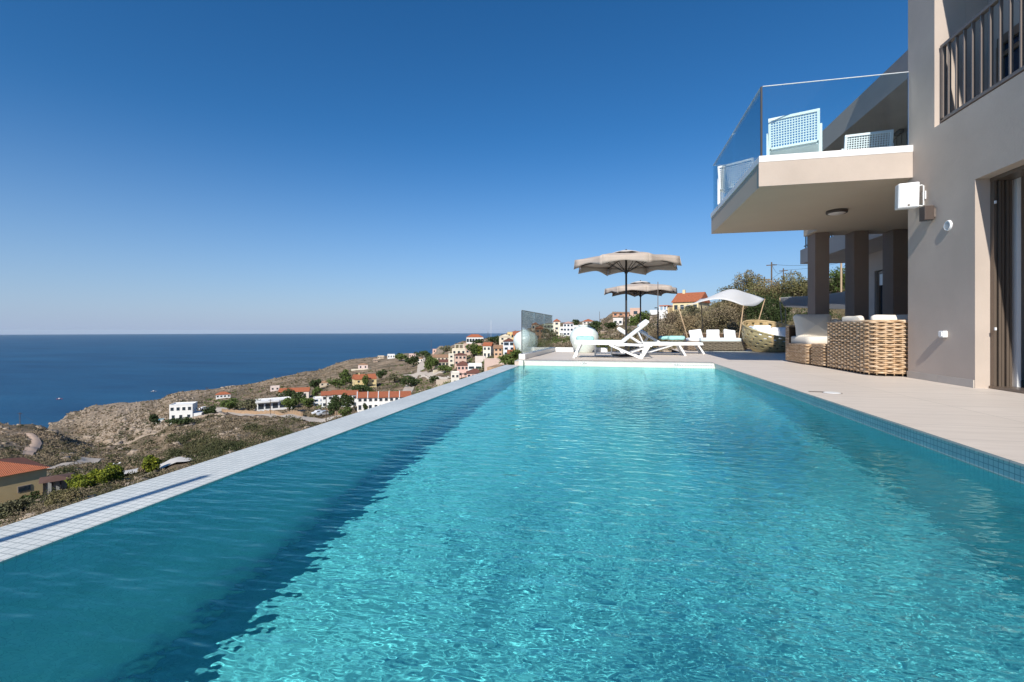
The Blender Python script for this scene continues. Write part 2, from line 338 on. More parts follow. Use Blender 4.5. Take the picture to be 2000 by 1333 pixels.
def H(u, t, rough=True):
    u = np.asarray(u, float); t = np.asarray(t, float)
    ci = np.clip(np.searchsorted(_cu, u) - 1, 0, len(_cu) - 2)
    fu = np.clip((u - _cu[ci]) / (_cu[ci + 1] - _cu[ci]), 0, 1); fu = fu * fu * (3 - 2 * fu)
    k = np.clip((np.log(np.maximum(t, 1.9)) - LT[0]) / (LT[1] - LT[0]), 0, len(LT) - 1.001); ki = k.astype(int); fk = k - ki
    z = (_tab[ci, ki] * (1 - fk) + _tab[ci, ki + 1] * fk) * (1 - fu) + (_tab[ci + 1, ki] * (1 - fk) + _tab[ci + 1, ki + 1] * fk) * fu
    if rough:
        x = t * (u * cs - sn); y = t * (u * sn + cs)
        a = np.clip((t - 16) / 60, 0, 1)
        z = z + a * (vn(x / 31, y / 31) * 2.2 + vn(x / 12 + 7, y / 12) * 1.2 + vn(x / 4.7, y / 4.7 + 3) * .55) + np.clip((t - 15) / 20, 0, 1) * vn(x / 1.9, y / 1.9) * .22
    return z
def ground(px, py, tmin=20):
    """distance at which the sight line of pixel (px, py) meets the hillside"""
    u = (px - 1000) / F; ts = np.exp(np.linspace(math.log(tmin), math.log(840), 2500))
    d = EYE - (py - HOR) / F * ts - H(np.full_like(ts, u), ts)
    i = np.argmax(d < 0)
    return float(ts[i]) if d[i] < 0 else None
def gz(x, y):
    u, t = to_ut(x, y); return float(H(u, t))

# terrain mesh
NU, NT = 760, 620
us = np.linspace(-2.6, 2.1, NU); ts = np.exp(np.linspace(math.log(1.9), math.log(850), NT))
UU, TT = np.meshgrid(us, ts); ZZ = H(UU, TT)
XX = TT * (UU * cs - sn); YY = TT * (UU * sn + cs)
V = np.stack([XX, YY, ZZ], -1).reshape(-1, 3); idx = np.arange(NU * NT).reshape(NT, NU)
Q = np.stack([idx[:-1, :-1], idx[:-1, 1:], idx[1:, 1:], idx[1:, :-1]], -1).reshape(-1, 4)
def terrain_mat():
    m, n, l, b = nodes('dry_hillside_earth')
    g = n.new('ShaderNodeNewGeometry').outputs['Position']
    at = n.new('ShaderNodeAttribute'); at.attribute_name = 'rocky'
    f1 = noise(n, l, g, .055, 6, .65); f2 = noise(n, l, g, .45, 6, .7); f3 = noise(n, l, g, 1.6, 5, .7)
    earth = ramp(n, l, f2, [(.32, (.16, .115, .075)), (.48, (.30, .22, .148)), (.64, (.43, .33, .235))])
    scrub = ramp(n, l, f3, [(.35, (.085, .075, .042)), (.6, (.17, .13, .085))])
    rock = ramp(n, l, f3, [(.3, (.13, .10, .07)), (.47, (.29, .225, .165)), (.68, (.47, .395, .31))])
    c = mix(n, l, ramp(n, l, f1, [(.42, (0, 0, 0)), (.58, (1, 1, 1))]), earth, scrub)
    ad = n.new('ShaderNodeMath'); ad.operation = 'ADD'; l.new(at.outputs['Fac'], ad.inputs[0]); l.new(f2, ad.inputs[1])
    c = mix(n, l, ramp(n, l, ad.outputs[0], [(.68, (0, 0, 0)), (.90, (1, 1, 1))]), c, rock)
    l.new(c, b.inputs['Base Color']); b.inputs['Roughness'].default_value = .95; b.inputs['Specular IOR Level'].default_value = .1
    bump(n, l, b, f3, 1.0, .5)
    return m
hill = struct(npmesh('hillside', V, Q, terrain_mat(), smooth=True))
rk = .07 * np.ones(NU * NT); PXr = (1000 + F * UU).ravel(); Tr = TT.ravel()
rk += .20 * np.exp(-((PXr - 250) / 170) ** 2) * np.clip((Tr - 230) / 100, 0, 1)
rk += .12 * np.clip((Tr - 330) / 150, 0, 1)
rk += .35 * np.exp(-((PXr - 862) / 26) ** 2) * np.clip((Tr - 330) / 80, 0, 1)
rk += .10 * np.clip((PXr - 1250) / 100, 0, 1)
at = hill.data.attributes.new('rocky', 'FLOAT', 'POINT'); at.data.foreach_set('value', rk.astype(np.float32))

# ------------------------------------------------------------------ sea (a spherical cap to the true horizon)
def sea_mat():
    m, n, l, b = nodes('sea_water')
    g = n.new('ShaderNodeNewGeometry').outputs['Position']
    mp = n.new('ShaderNodeMapping'); mp.inputs['Scale'].default_value = (1, 3.2, 1); l.new(g, mp.inputs[0])
    f = noise(n, l, mp.outputs[0], .0016, 8, .68)
    l.new(ramp(n, l, f, [(.38, (.005, .050, .120)), (.62, (.012, .086, .175))]), b.inputs['Base Color'])
    b.inputs['Roughness'].default_value = .42; b.inputs['Specular IOR Level'].default_value = .25; b.inputs['IOR'].default_value = 1.33
    bump(n, l, b, noise(n, l, mp.outputs[0], .06, 5, .6), .6, 3)
    return m
rad = np.concatenate([[150], np.exp(np.linspace(math.log(300), math.log(52000), 90))]); na = 240
ang = np.linspace(0, 2 * PI, na, endpoint=False)
R_, A_ = np.meshgrid(rad, ang, indexing='ij')
Vs = np.stack([R_ * np.cos(A_), R_ * np.sin(A_), SEA - R_ ** 2 / (2 * 6371000.0)], -1).reshape(-1, 3)
ii = np.arange(len(rad) * na).reshape(len(rad), na); jj = np.roll(ii, -1, axis=1)
Qs = np.stack([ii[:-1], ii[1:], jj[1:], jj[:-1]], -1).reshape(-1, 4)
struct(npmesh('sea', Vs, Qs, sea_mat(), smooth=True))

# ------------------------------------------------------------------ pool
PX0, PX1, PY0, PY1, PZB, PZW = -1.84, 1.87, -1.7, 9.4, -1.45, -.095
pool = MB()
pool.add([(PX0, PY0, PZB), (PX1, PY0, PZB), (PX1, PY1, PZB), (PX0, PY1, PZB)], [(0, 1, 2, 3)])
pool.add([(PX0, PY0, PZB), (PX0, PY1, PZB), (PX0, PY1, PZW + .004), (PX0, PY0, PZW + .004)], [(0, 1, 2, 3)])
pool.add([(PX1, PY0, PZB), (PX1, PY1, PZB), (PX1, PY1, PZW - .02), (PX1, PY0, PZW - .02)], [(0, 3, 2, 1)])
pool.add([(PX0, PY1, PZB), (PX1, PY1, PZB), (PX1, PY1, PZW - .12), (PX0, PY1, PZW - .12)], [(0, 1, 2, 3)])
pool.add([(PX0, PY0, PZB), (PX1, PY0, PZB), (PX1, PY0, -.002), (PX0, PY0, -.002)], [(0, 3, 2, 1)])
pool.box(.55, PX1 - .003, 8.35, PY1 - .003, PZB + .002, -.42).box(.55, PX1 - .003, 8.0, 8.347, PZB + .002, -.75).box(.55, PX1 - .003, 7.65, 7.997, PZB + .002, -1.08)
basin = struct(pool.build('pool_basin', MOS_POOL, uv=True)); basin.cycles.is_caustics_receiver = True
wl = MB().add([(PX1, PY0, PZW - .02), (PX1, PY1, PZW - .02), (PX1, PY1, -.004), (PX1, PY0, -.004)], [(0, 3, 2, 1)])
o = struct(wl.build('pool_waterline_tiles', MOS_SIDE, uv=True)); o.cycles.is_caustics_receiver = True
# far ledge: cream mosaic beam and shallow sill
b = MB().add([(PX0, PY1, PZW - .12), (PX1, PY1, PZW - .12), (PX1, PY1, -.006), (PX0, PY1, -.006)], [(0, 1, 2, 3)])
b.add([(PX0 - .13, PY1, -.006), (PX1, PY1, -.006), (PX1, PY1 + .33, -.006), (PX0 - .13, PY1 + .33, -.006)], [(0, 1, 2, 3)])
struct(b.build('pool_far_coping', MOS_CREAM, uv=True)); 
# infinity edge
b = MB().box(-2.165, PX0 - .002, PY0 - .4, PY1 - .003, -.5, PZW + .004)
struct(b.build('pool_infinity_edge', MOS_COP, uv=True, bevel=.004))
b = MB().box(-2.15, PX0 - .03, PY0 - .4, PY1 - .01, -7, -.503)
b.box(-1.965, -1.83, 9.402, 9.73, -7, -.012)
struct(b.build('pool_outer_wall', MAT_PLASTER))
# corner post of the infinity edge
cp = MB().box(PX0 - .02, PX0 + .07, PY1 - .10, PY1 - .002, -.35, .012)
struct(cp.build('pool_corner_block', MOS_CREAM, uv=True))
# water with real waves
nx, ny = 420, 1180
xs = np.linspace(PX0 + .001, PX1 - .001, nx); ys = np.linspace(PY0 + .001, PY1 - .001, ny); X, Y = np.meshgrid(xs, ys)
Zw = np.zeros_like(X); rg = np.random.default_rng(5)
WAV = [(.045, .0016, 28), (.07, .0032, 26), (.11, .0038, 22), (.17, .0028, 16), (.32, .0022, 10), (.6, .0018, 6)]
calm = np.clip((X + 1.5) / 1.7, 0, 1)
patch = np.clip(.9 + 1.1 * vn(X * .9 + 4, Y * .55 + 2), .35, 1.4)
for lam0, sl, cnt in WAV:
    fine = lam0 < .15
    A = (.30 + .70 * calm * patch) if fine else 1.6 - .6 * calm
    A = A * (1 - .6 * np.clip((Y - 5) / 4, 0, 1))
    for i in range(cnt):
        lam = lam0 * rg.uniform(.8, 1.25); th = rg.normal(PI / 2 + .15, .85 if fine else .5); k = 2 * PI / lam
        Zw += A * sl * rg.uniform(.5, 1.3) / k * np.sin(k * (X * math.cos(th) + Y * math.sin(th)) + rg.uniform(0, 6.28) + 1.3 * vn(X * 2 + i, Y * 2))
Vw = np.stack([X, Y, PZW - .002 + Zw], -1).reshape(-1, 3); ii = np.arange(nx * ny).reshape(ny, nx)
Qw = np.stack([ii[:-1, :-1], ii[:-1, 1:], ii[1:, 1:], ii[1:, :-1]], -1).reshape(-1, 4)
m = bpy.data.materials.new('pool_water'); m.use_nodes = True; n = m.node_tree.nodes; l = m.node_tree.links; n.clear()
g = n.new('ShaderNodeBsdfGlass'); g.inputs['IOR'].default_value = 1.33; g.inputs['Roughness'].default_value = 0; g.inputs['Color'].default_value = (.545, .955, .965, 1)
oo = n.new('ShaderNodeOutputMaterial'); l.new(g.outputs[0], oo.inputs[0])
ge = n.new('ShaderNodeNewGeometry').outputs['Position']; mp_ = n.new('ShaderNodeMapping'); mp_.inputs['Scale'].default_value = (1, 1.5, 1); l.new(ge, mp_.inputs[0])
na_ = noise(n, l, mp_.outputs[0], 10, 2, .5); nb_ = n.new('ShaderNodeBump'); nb_.inputs['Strength'].default_value = 1.0; nb_.inputs['Distance'].default_value = .012
mp2 = n.new('ShaderNodeMapping'); mp2.inputs['Scale'].default_value = (3.2, 11, 1); mp2.inputs['Rotation'].default_value = (0, 0, .12); l.new(ge, mp2.inputs[0])
nc_ = noise(n, l, mp2.outputs[0], 1.6, 2, .5)
nd_ = noise(n, l, ge, .9, 2, .5)
sp_ = n.new('ShaderNodeSeparateXYZ'); l.new(ge, sp_.inputs[0])
def math_(op, a, b_=None, c_=None):
    q = n.new('ShaderNodeMath'); q.operation = op
    for i_, v_ in enumerate((a, b_, c_)):
        if v_ is None: continue
        if hasattr(v_, 'links'): l.new(v_, q.inputs[i_])
        else: q.inputs[i_].default_value = v_
    return q.outputs[0]
dx_ = math_('ABSOLUTE', math_('SUBTRACT', sp_.outputs['X'], .15))
mk = n.new('ShaderNodeMapRange'); mk.interpolation_type = 'SMOOTHSTEP'; mk.inputs['From Min'].default_value = .75; mk.inputs['From Max'].default_value = 1.5; mk.inputs['To Min'].default_value = 1.0; mk.inputs['To Max'].default_value = .16; l.new(dx_, mk.inputs[0])
far = n.new('ShaderNodeMapRange'); far.inputs['From Min'].default_value = 4; far.inputs['From Max'].default_value = 9.4; far.inputs['To Min'].default_value = 1.0; far.inputs['To Max'].default_value = .16; l.new(sp_.outputs['Y'], far.inputs[0])
h1_ = math_('MULTIPLY', math_('MULTIPLY', math_('MULTIPLY', na_, mk.outputs[0]), far.outputs[0]), math_('ADD', math_('MULTIPLY', nd_, 1.2), .4))
l.new(math_('ADD', h1_, math_('MULTIPLY', math_('MULTIPLY', nc_, .80), math_('POWER', far.outputs[0], .5))), nb_.inputs['Height']); l.new(nb_.outputs[0], g.inputs['Normal'])
water = struct(npmesh('pool_water', Vw, Qw, m, smooth=True)); water.cycles.is_caustics_caster = True

# ------------------------------------------------------------------ deck
YE = 13.9
dk = MB()
dk.add([(PX1, -7, 0), (9, -7, 0), (9, YE + 2.7, 0), (PX1, YE + 2.7, 0), ], [(0, 1, 2, 3)])
dk.add([(PX0 - .15, PY1 + .33, 0), (PX1, PY1 + .33, 0), (PX1, YE, 0), (PX0 - .15, YE, 0)], [(0, 1, 2, 3)])
dk.add([(PX0 - .15, YE, 0), (PX1, YE, 0), (PX1, YE, -2.5), (PX0 - .15, YE, -2.5)], [(0, 3, 2, 1)])
dk.add([(PX0 - .15, PY1 + .33, 0), (PX0 - .15, YE, 0), (PX0 - .15, YE, -4), (PX0 - .15, PY1 + .33, -4)], [(0, 1, 2, 3)])
dk.add([(PX1, PY0, 0), (PX1 - .012, PY0, 0), (PX1 - .012, PY1, 0), (PX1, PY1, 0)], [(0, 1, 2, 3)])
dk.add([(PX1 - .012, PY0, 0), (PX1 - .012, PY0, -.012), (PX1 - .012, PY1, -.012), (PX1 - .012, PY1, 0)], [(0, 1, 2, 3)])
struct(dk.build('deck', MAT_DECK, uv=True))
nk = MB().box(-2.4, PX1 + .0, -7, PY0 - .002, -.3, -.002)
struct(nk.build('near_deck', MAT_DECK, uv=True))
# kerb below glass + end kerb
GA = Vector((-1.90, 9.85, 0)); GB = Vector((-1.74, 13.75, 0))
kb = MB().bar(GA + Vector((0, 0, .055)), GB + Vector((0, 0, .055)), .14, .12).bar(Vector((-1.86, YE - .12, .055)), Vector((-.15, YE - .12, .055)), .2, .121)
tag(kb.build('white_kerb', MAT_WHITE, bevel=.01), 'low white painted kerb at the deck edge carrying the glass screen', 'kerb')
r = thing('glass_screen', 'frameless glass screen standing on the kerb at the far left corner of the pool', 'glass screen', GA)
for k in range(3):
    a = (GB - GA) * (k / 3 + .004) + Vector((0, 0, .58)); e = (GB - GA) * ((k + 1) / 3 - .004) + Vector((0, 0, .58))
    MB().bar(a, e, .012, .93).build('glass_panel', MAT_GLASS, r)
MB().bar((0, -.008, .11), (0, -.008, 1.04), .016, .016).build('edge_profile', MAT_DARK, r)
MB().bar(Vector((0, 0, 1.049)), (GB - GA) + Vector((0, 0, 1.049)), .014, .008).build('top_profile', MAT_ALU, r)

# depth markers and lidded skimmer
for px, txt, lab in ((1140, '1.30m', 'small white depth tile reading 1.30m below the foot of the nearest lounger'), (1325, '0.80m', 'small white depth tile reading 0.80m towards the right end of the far pool edge')):
    uu = (px - 1000) / F; # on the inner lip of the far coping
    X_ = None
    yy = PY1; X_ = (yy * (uu * cs - sn)) / (uu * sn + cs)
    r = thing('depth_marker', lab, 'depth marker', (X_, PY1, -.03))
    MB().box(-.10, .10, -.006, -.0005, -.038, .022).build('plate', MAT_WHITE, r, bevel=.001)
    cu = bpy.data.curves.new('lettering', 'FONT'); cu.body = txt; cu.size = .06; cu.align_x = 'CENTER'; cu.align_y = 'CENTER'; cu.extrude = .0006
    cu.materials.append(MAT_DARK)
    tc_ = bpy.data.objects.new('tmp', cu); me_ = bpy.data.meshes.new_from_object(tc_); bpy.data.objects.remove(tc_)
    t_ = bpy.data.objects.new('lettering', me_); t_.location = (0, -.0075, -.008); t_.rotation_euler = (PI / 2, 0, 0); link(t_, r)
# overflow grille at the far right
r = thing('overflow_grille', 'slotted white overflow grille at the right end of the far pool edge', 'grille', (1.5, PY1, -.06))
MB().box(-.30, .34, -.02, -.003, -.075, -.066).box(-.30, .34, -.02, -.003, .024, .032).build('frame', MAT_WHITE, r)
gs = MB()
for k in range(22): gs.box(-.292 + k * .029, -.279 + k * .029, -.016, -.005, -.066, .024)
gs.build('slats', MAT_WHITE, r)
r = thing('skimmer_lid', 'oval white skimmer lid set flush in the deck beside the pool', 'lid', P(1625, 768, EYE * F / (768 - HOR)))
MB().lathe([(0, .006), (.065, .006), (.075, .003), (.075, -.01)], 28).build('lid', MAT_WHITE, r)
MB().lathe([(.078, .002), (.086, .002), (.086, -.01)], 28).build('rim', MAT_RAIL, r)
r = thing('floor_drain', 'thin dark slot drain set in the deck next to the skimmer lid', 'drain', P(1596, 766, EYE * F / (766 - HOR)))
MB().box(-.07, .07, -.012, .012, 0, .003).build('slot', MAT_DARK, r)
MB().box(-.075, .075, -.018, -.0125, 0, .004).box(-.075, .075, .0125, .018, 0, .004).build('frame', MAT_ALU, r)
# slim post whose shadow crosses the infinity edge
r = thing('garden_post', 'slim metal post whose long shadow lies along the tiled infinity edge', 'post', (-2.19, -.26, -.5))
MB().tube([(0, 0, 0), (0, 0, 2.0)], .022, 10).build('pole', MAT_ALU, r, smooth=True)
MB().lathe([(.001, 2.03), (.022, 2.01), (.024, 2.0), (.001, 2.0)], 16).build('cap', MAT_ALU, r)
# underwater lights / inlets on the side wall
for k, yv in enumerate((2.55, 5.3)):
    r = thing('pool_inlet', 'round white water inlet on the right pool wall, ' + ('the nearer of the two' if k == 0 else 'the farther of the two'), 'inlet', (PX1 - .001, yv, -.42), group='water inlets on the right pool wall')
    r.rotation_euler = (0, -PI / 2, 0)
    MB().lathe([(.001, .02), (.03, .018), (.05, .01), (.055, 0)], 20).build('cover', MAT_WHITE, r, smooth=True)

# ------------------------------------------------------------------ villa
villa = thing('villa', 'large taupe plastered villa with a balcony over the terrace beside the pool', 'villa', (0, 0, 0))
def wall_grid(ycuts, zcuts, solid, x0, x1, name, mat, parent):
    mb = MB(); ny_, nz_ = len(ycuts) - 1, len(zcuts) - 1
    S = lambda i, j: 0 <= i < ny_ and 0 <= j < nz_ and solid(.5 * (ycuts[i] + ycuts[i + 1]), .5 * (zcuts[j] + zcuts[j + 1]))
    for i in range(ny_):
        for j in range(nz_):
            if not S(i, j): continue
            a, b_, c, d = ycuts[i], ycuts[i + 1], zcuts[j], zcuts[j + 1]
            mb.add([(x0, a, c), (x0, b_, c), (x0, b_, d), (x0, a, d)], [(3, 2, 1, 0)][::1] and [(0, 3, 2, 1)])
            mb.add([(x1, a, c), (x1, b_, c), (x1, b_, d), (x1, a, d)], [(0, 1, 2, 3)])
            if not S(i - 1, j): mb.add([(x0, a, c), (x1, a, c), (x1, a, d), (x0, a, d)], [(0, 1, 2, 3)])
            if not S(i + 1, j): mb.add([(x0, b_, c), (x1, b_, c), (x1, b_, d), (x0, b_, d)], [(0, 3, 2, 1)])
            if not S(i, j - 1): mb.add([(x0, a, c), (x1, a, c), (x1, b_, c), (x0, b_, c)], [(0, 3, 2, 1)])
            if not S(i, j + 1): mb.add([(x0, a, d), (x1, a, d), (x1, b_, d), (x0, b_, d)], [(0, 1, 2, 3)])
    return mb.build(name, mat, parent)
WX = 3.8
def solid(y, z):
    if 1.2 < y < 5.97 and z < 2.24: return False
    if 1.0 < y < 6.62 and 3.07 < z < 5.12: return False
    return True
wall_grid([-7, 1.0, 1.2, 5.97, 6.62, 7.14], [0, 2.24, 3.07, 5.12, 8.6], solid, WX, WX + .32, 'wall', MAT_PLASTER, villa)
# end wall, inner floors and rooms
e = MB(); e.box(WX + .322, 9, 6.9, 7.14, 0, 8.6)
e.build('end_wall', MAT_PLASTER, villa)
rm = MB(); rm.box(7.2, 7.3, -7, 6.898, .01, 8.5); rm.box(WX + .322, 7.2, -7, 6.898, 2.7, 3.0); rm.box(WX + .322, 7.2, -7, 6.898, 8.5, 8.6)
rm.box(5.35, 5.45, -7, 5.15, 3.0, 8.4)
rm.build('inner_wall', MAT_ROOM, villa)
MB().box(WX + .322, 7.2, -7, 6.898, -.02, .012).build('room_floor', MAT_FLOORIN, villa)
# loggia: far reveal wall, dark back wall, ceiling, floor
lg = MB(); lg.box(WX + .322, 5.5, 6.62, 6.897, 3.07, 5.12)
lg.box(WX + .322, 5.6, 1.0, 6.9, 5.12, 5.3); lg.build('loggia_wall', MAT_PLASTER, villa)
MB().box(WX + .322, 5.4, 1.0, 6.62, 3.0, 3.068).build('loggia_floor', MAT_DECK, villa, uv=True)
MB().box(4.34, 4.5, 6.48, 6.618, 3.07, 5.118).box(4.34, 4.5, 1.0, 6.48, 3.98, 5.118).build('loggia_back_wall', MAT_PLASTER, villa)
dr = MB().box(4.335, 4.42, 1.0, 6.478, 3.07, 3.11).box(4.335, 4.42, 1.0, 6.478, 3.88, 3.979).box(4.33, 4.42, 6.41, 6.478, 3.11, 3.88).box(4.33, 4.42, 5.1, 5.18, 3.11, 3.88).box(4.345, 4.42, 1.0, 6.41, 3.74, 3.79)
wd = dr.build('loggia_window', MAT_ALU, villa)
MB().box(4.37, 4.375, 1.0, 6.41, 3.11, 3.88).build('pane', MAT_DEEPGLASS, wd)
# railing of the loggia
rl = MB(); rl.bar((WX + .07, 1.0, 4.02), (WX + .07, 6.60, 4.02), .05, .035); rl.bar((WX + .07, 1.0, 3.14), (WX + .07, 6.60, 3.14), .04, .035)
rl.box(WX + .05, WX + .09, 6.56, 6.60, 3.14, 4.02)
rail = rl.build('railing', MAT_RAIL, villa)
yv = 6.48
while yv > 1.1:
    MB().box(WX + .055, WX + .085, yv - .008, yv + .008, 3.158, 4.0025).build('bar', MAT_RAIL, rail); yv -= .125
# skirting
sk_ = MB(); yv = 7.14
while yv > 6.0:
    y2 = max(yv - .6, 5.975); sk_.box(WX - .012, WX - .0005, y2 + .003, yv - .001, .002, .085); yv -= .6
sk2 = MB(); yv = 1.19
while yv > -6: sk2.box(WX - .012, WX - .0005, yv - .597, yv, .002, .085); yv -= .6
MSK = M('skirting_tile', (.50, .45, .40), None, 3, .6); sk_.build('skirting', MSK, villa); sk2.build('skirting', MSK, villa)
# sliding door
dw = MB()
for k in range(5):
    x = WX + .135 + k * .034; dw.box(x, x + .022, 5.965 - .05 - .012 * (k % 2), 5.965, .03, 2.2)
dw.box(WX + .13, WX + .31, 1.22, 5.96, 2.2, 2.238).box(WX + .12, WX + .31, 1.22, 5.96, .004, .03)
door = dw.build('sliding_door', MAT_ALU, villa)
for k, (ya, yb) in enumerate(((3.9, 3.98), (2.6, 2.68))):
    MB().box(WX + .2, WX + .235, ya, yb, .03, 2.2).build('stile', MAT_ALU, door)
MB().box(WX + .21, WX + .216, 1.3, 3.9, .03, 2.2).build('pane', MAT_PANE, door)
for z_ in (.62, 1.95): MB().box(WX + .118, WX + .132, 5.875, 5.89, z_, z_ + .03).build('latch', MAT_STEELWHITE, door)
MB().box(WX + .325, WX + .36, 5.90, 5.968, .014, 2.235).build('inner_jamb', MAT_WHITE, villa)
ct = []
for i in range(60): ct.append((WX + .7 + .05 * math.sin(i * .9), 2.0 + i * .03))
cm = MB()
for (a, b_) in zip(ct, ct[1:]): cm.add([(a[0], a[1], .05), (b_[0], b_[1], .05), (b_[0], b_[1], 2.6), (a[0], a[1], 2.6)], [(0, 1, 2, 3)])
cm.build('curtain', MAT_CURT, villa)
# balcony slab
BX0, BY0, BY1 = 1.98, 7.05, 10.3
bl = MB(); bl.box(BX0, 6.6, BY0, BY1, 2.6, 2.93)
slab = bl.build('balcony', MAT_SOFFIT, villa)
MB().box(BX0 - .015, WX - .002, BY0 - .015, BY0 - .001, 2.60, 2.93).build('fascia', MAT_PLASTER, slab)
MB().box(BX0 - .012, 6.6, BY0 - .018, BY1 + .01, 2.932, 3.02).build('cap', MAT_WHITE, slab, bevel=.004)
gp = [((BX0 + .03, BY0 + .03), (BX0 + .03, BY0 + 1.62)), ((BX0 + .03, BY0 + 1.635), (BX0 + .03, BY1 - .03)), ((BX0 + .045, BY0 + .03), (WX - .03, BY0 + .03)), ((BX0 + .045, BY1 - .03), (3.8, BY1 - .03))]
gr = MB().bar((BX0 + .03, BY0 + .03, 3.02), (BX0 + .03, BY0 + .03, 3.99), .022, .022).build('glass_balustrade', MAT_DARK, villa)
for (a, b_) in gp:
    MB().bar((a[0], a[1], 3.505), (b_[0], b_[1], 3.505), .014, .97).build('glass_panel', MAT_GLASS, gr)
    MB().bar((a[0], a[1], 3.992), (b_[0], b_[1], 3.992), .016, .006).build('top_edge', MAT_STEELWHITE, gr)
# pillars
for x in (4.01, 4.71, 5.39):
    MB().box(x, x + .26, 10.6, 10.98, 0, 2.598).build('pillar', MAT_PILLAR, villa, bevel=.006)
# beam behind soffit (covers pillar tops beyond the slab edge)
MB().box(3.95, 6.6, BY1 + .002, 11.02, 2.601, 2.93).build('edge_beam', MAT_SOFFIT, villa)
# upper storey behind the balcony
up = MB().box(6.3, 6.6, 7.142, 14.2, 3.021, 5.0)
upw = up.build('upper_wall', MAT_SIDING, villa)
sd = MB(); yv = 7.3
while yv < 14.1: sd.box(6.28, 6.299, yv, yv + .03, 3.1, 5.0); yv += .19
sd.build('battens', MAT_SIDING, upw)
MB().box(5.1, 9, 7.142, 13.3, 5.08, 5.58).build('roof', MAT_PLASTER, villa)
# wing: slab, wall and window beyond the terrace
wg = MB().box(5.5, 9, 11.03, 15.6, 2.602, 3.02); wg.build('wing_balcony', MAT_PLASTER, villa)
def solid2(y, z): return not (11.4 < y < 13.6 and z < 2.12)
wall_grid([10.4, 11.4, 13.6, 14.6], [0.001, 2.12, 2.6], solid2, 6.5, 6.8, 'wing_wall', MAT_PLASTER, villa)
MB().box(6.6, 9, 7.142, 10.398, .001, 2.598).box(6.802, 9, 10.402, 14.6, .001, 2.598).build('wing_inner_wall', MAT_PLASTER, villa)
wd = MB().box(6.56, 6.63, 13.52, 13.59, 0, 2.1).box(6.56, 6.63, 11.42, 13.52, 2.03, 2.1).box(6.56, 6.63, 12.4, 12.47, 0, 2.03).build('wing_window', MAT_ALU, villa)
MB().box(6.6, 6.61, 11.4, 13.52, 0, 1.75).build('pane', MAT_PANE, wd)
MB().box(6.57, 6.6, 11.43, 13.52, 1.75, 2.03).build('blind', MAT_STEELWHITE, wd)
wr = MB().bar((5.58, 11.1, 3.95), (5.58, 15.5, 3.95), .04, .04).bar((5.58, 11.1, 3.12), (5.58, 15.5, 3.12), .035, .03).bar((5.6, 15.5, 3.95), (8.8, 15.5, 3.95), .04, .04)
wr = wr.build('wing_railing', MAT_RAIL, villa)
yv = 11.2
while yv < 15.5: MB().box(5.565, 5.595, yv - .009, yv + .009, 3.021, 3.93).build('bar', MAT_RAIL, wr); yv += .14
for xk in range(18): MB().box(5.72 + xk * .17, 5.74 + xk * .17, 15.49, 15.51, 3.021, 3.93).build('bar', MAT_RAIL, wr)

# wall fixtures
def wallpt(px, py):
    u = (px - 1000) / F; Yv = (WX * cs + u * WX * sn) / (u * cs - sn); t = Yv * cs - WX * sn
    return Vector((WX, Yv, EYE - (py - HOR) / F * t))
q = wallpt(1806, 382)
r = thing('wall_speaker', 'white outdoor loudspeaker on a bracket high on the taupe wall', 'speaker', q)
mt = Matrix.Rotation(math.radians(-14), 4, 'Z') @ Matrix.Rotation(math.radians(5), 4, 'X'); mt.translation = Vector((-.19, 0, 0))
cab = MB(); cab.box(-.105, .105, -.075, .085, -.155, .155, mt); cab.build('cabinet', MAT_STEELWHITE, r, bevel=.014)
mg = MB(); mg.box(-.093, .093, -.079, -.0755, -.143, .143, mt); mg.build('grille', M('white_mesh_grille', (.70, .71, .71), (.6, .61, .61), 200, .6), r, bevel=.001)
MB().tube([(-.10, .0, .12), (-.03, 0, .13), (-.012, 0, .12), (-.012, 0, -.12), (-.03, 0, -.13), (-.10, 0, -.12)], .008, 8).build('bracket', MAT_STEELWHITE, r)
MB().box(-.012, -.0005, -.03, .03, -.05, .05).build('wall_plate', MAT_STEELWHITE, r)
MB().tube([(-.012, .01, .0), (-.05, .015, -.02), (-.07, .02, .06), (-.09, .02, .02)], .004, 6).build('cable', MAT_RAIL, r)
MB().lathe([(.001, .004), (.01, .003), (.012, 0)], 12, (0, 0, 0)).build('badge', MAT_ALU, r).matrix_local = mt @ Matrix.Translation((-.0, -.0795, -.12)) @ Matrix.Rotation(PI / 2, 4, 'X')
q = wallpt(1823, 417)
r = thing('wall_lamp', 'brown square up and down wall lamp to the right of the loudspeaker', 'lamp', q)
MB().box(-.12, -.02, -.055, .055, -.085, .085).build('housing', MAT_LAMPB, r, bevel=.004)
MB().box(-.02, -.0005, -.04, .04, -.05, .05).build('base', MAT_RAIL, r)
MB().box(-.105, -.035, -.04, .04, .0855, .088).box(-.105, -.035, -.04, .04, -.088, -.0855).build('lens', MAT_PANE, r)
q = wallpt(1853, 441)
r = thing('air_vent', 'small round white louvred air vent on the taupe wall', 'vent', q); r.rotation_euler = (0, -PI / 2, 0)
MB().lathe([(.042, .004), (.05, .022), (.058, .016), (.062, 0)], 28).build('rim', MAT_STEELWHITE, r, smooth=True)
MB().lathe([(.001, .003), (.042, .003)], 20).build('throat', MAT_DARK, r)
lv = MB()
for k in range(-3, 4):
    hw = math.sqrt(max(.0018 - (k * .011) ** 2, .0001)); lv.box(k * .011 - .003, k * .011 + .003, -hw, hw, .008, .018)
lv.build('louvre', MAT_STEELWHITE, r)
q = wallpt(1847, 653)
r = thing('power_socket', 'small square white weatherproof socket low on the taupe wall', 'socket', q)
MB().box(-.05, -.0005, -.038, .038, -.038, .038).build('box', MAT_STEELWHITE, r, bevel=.005)
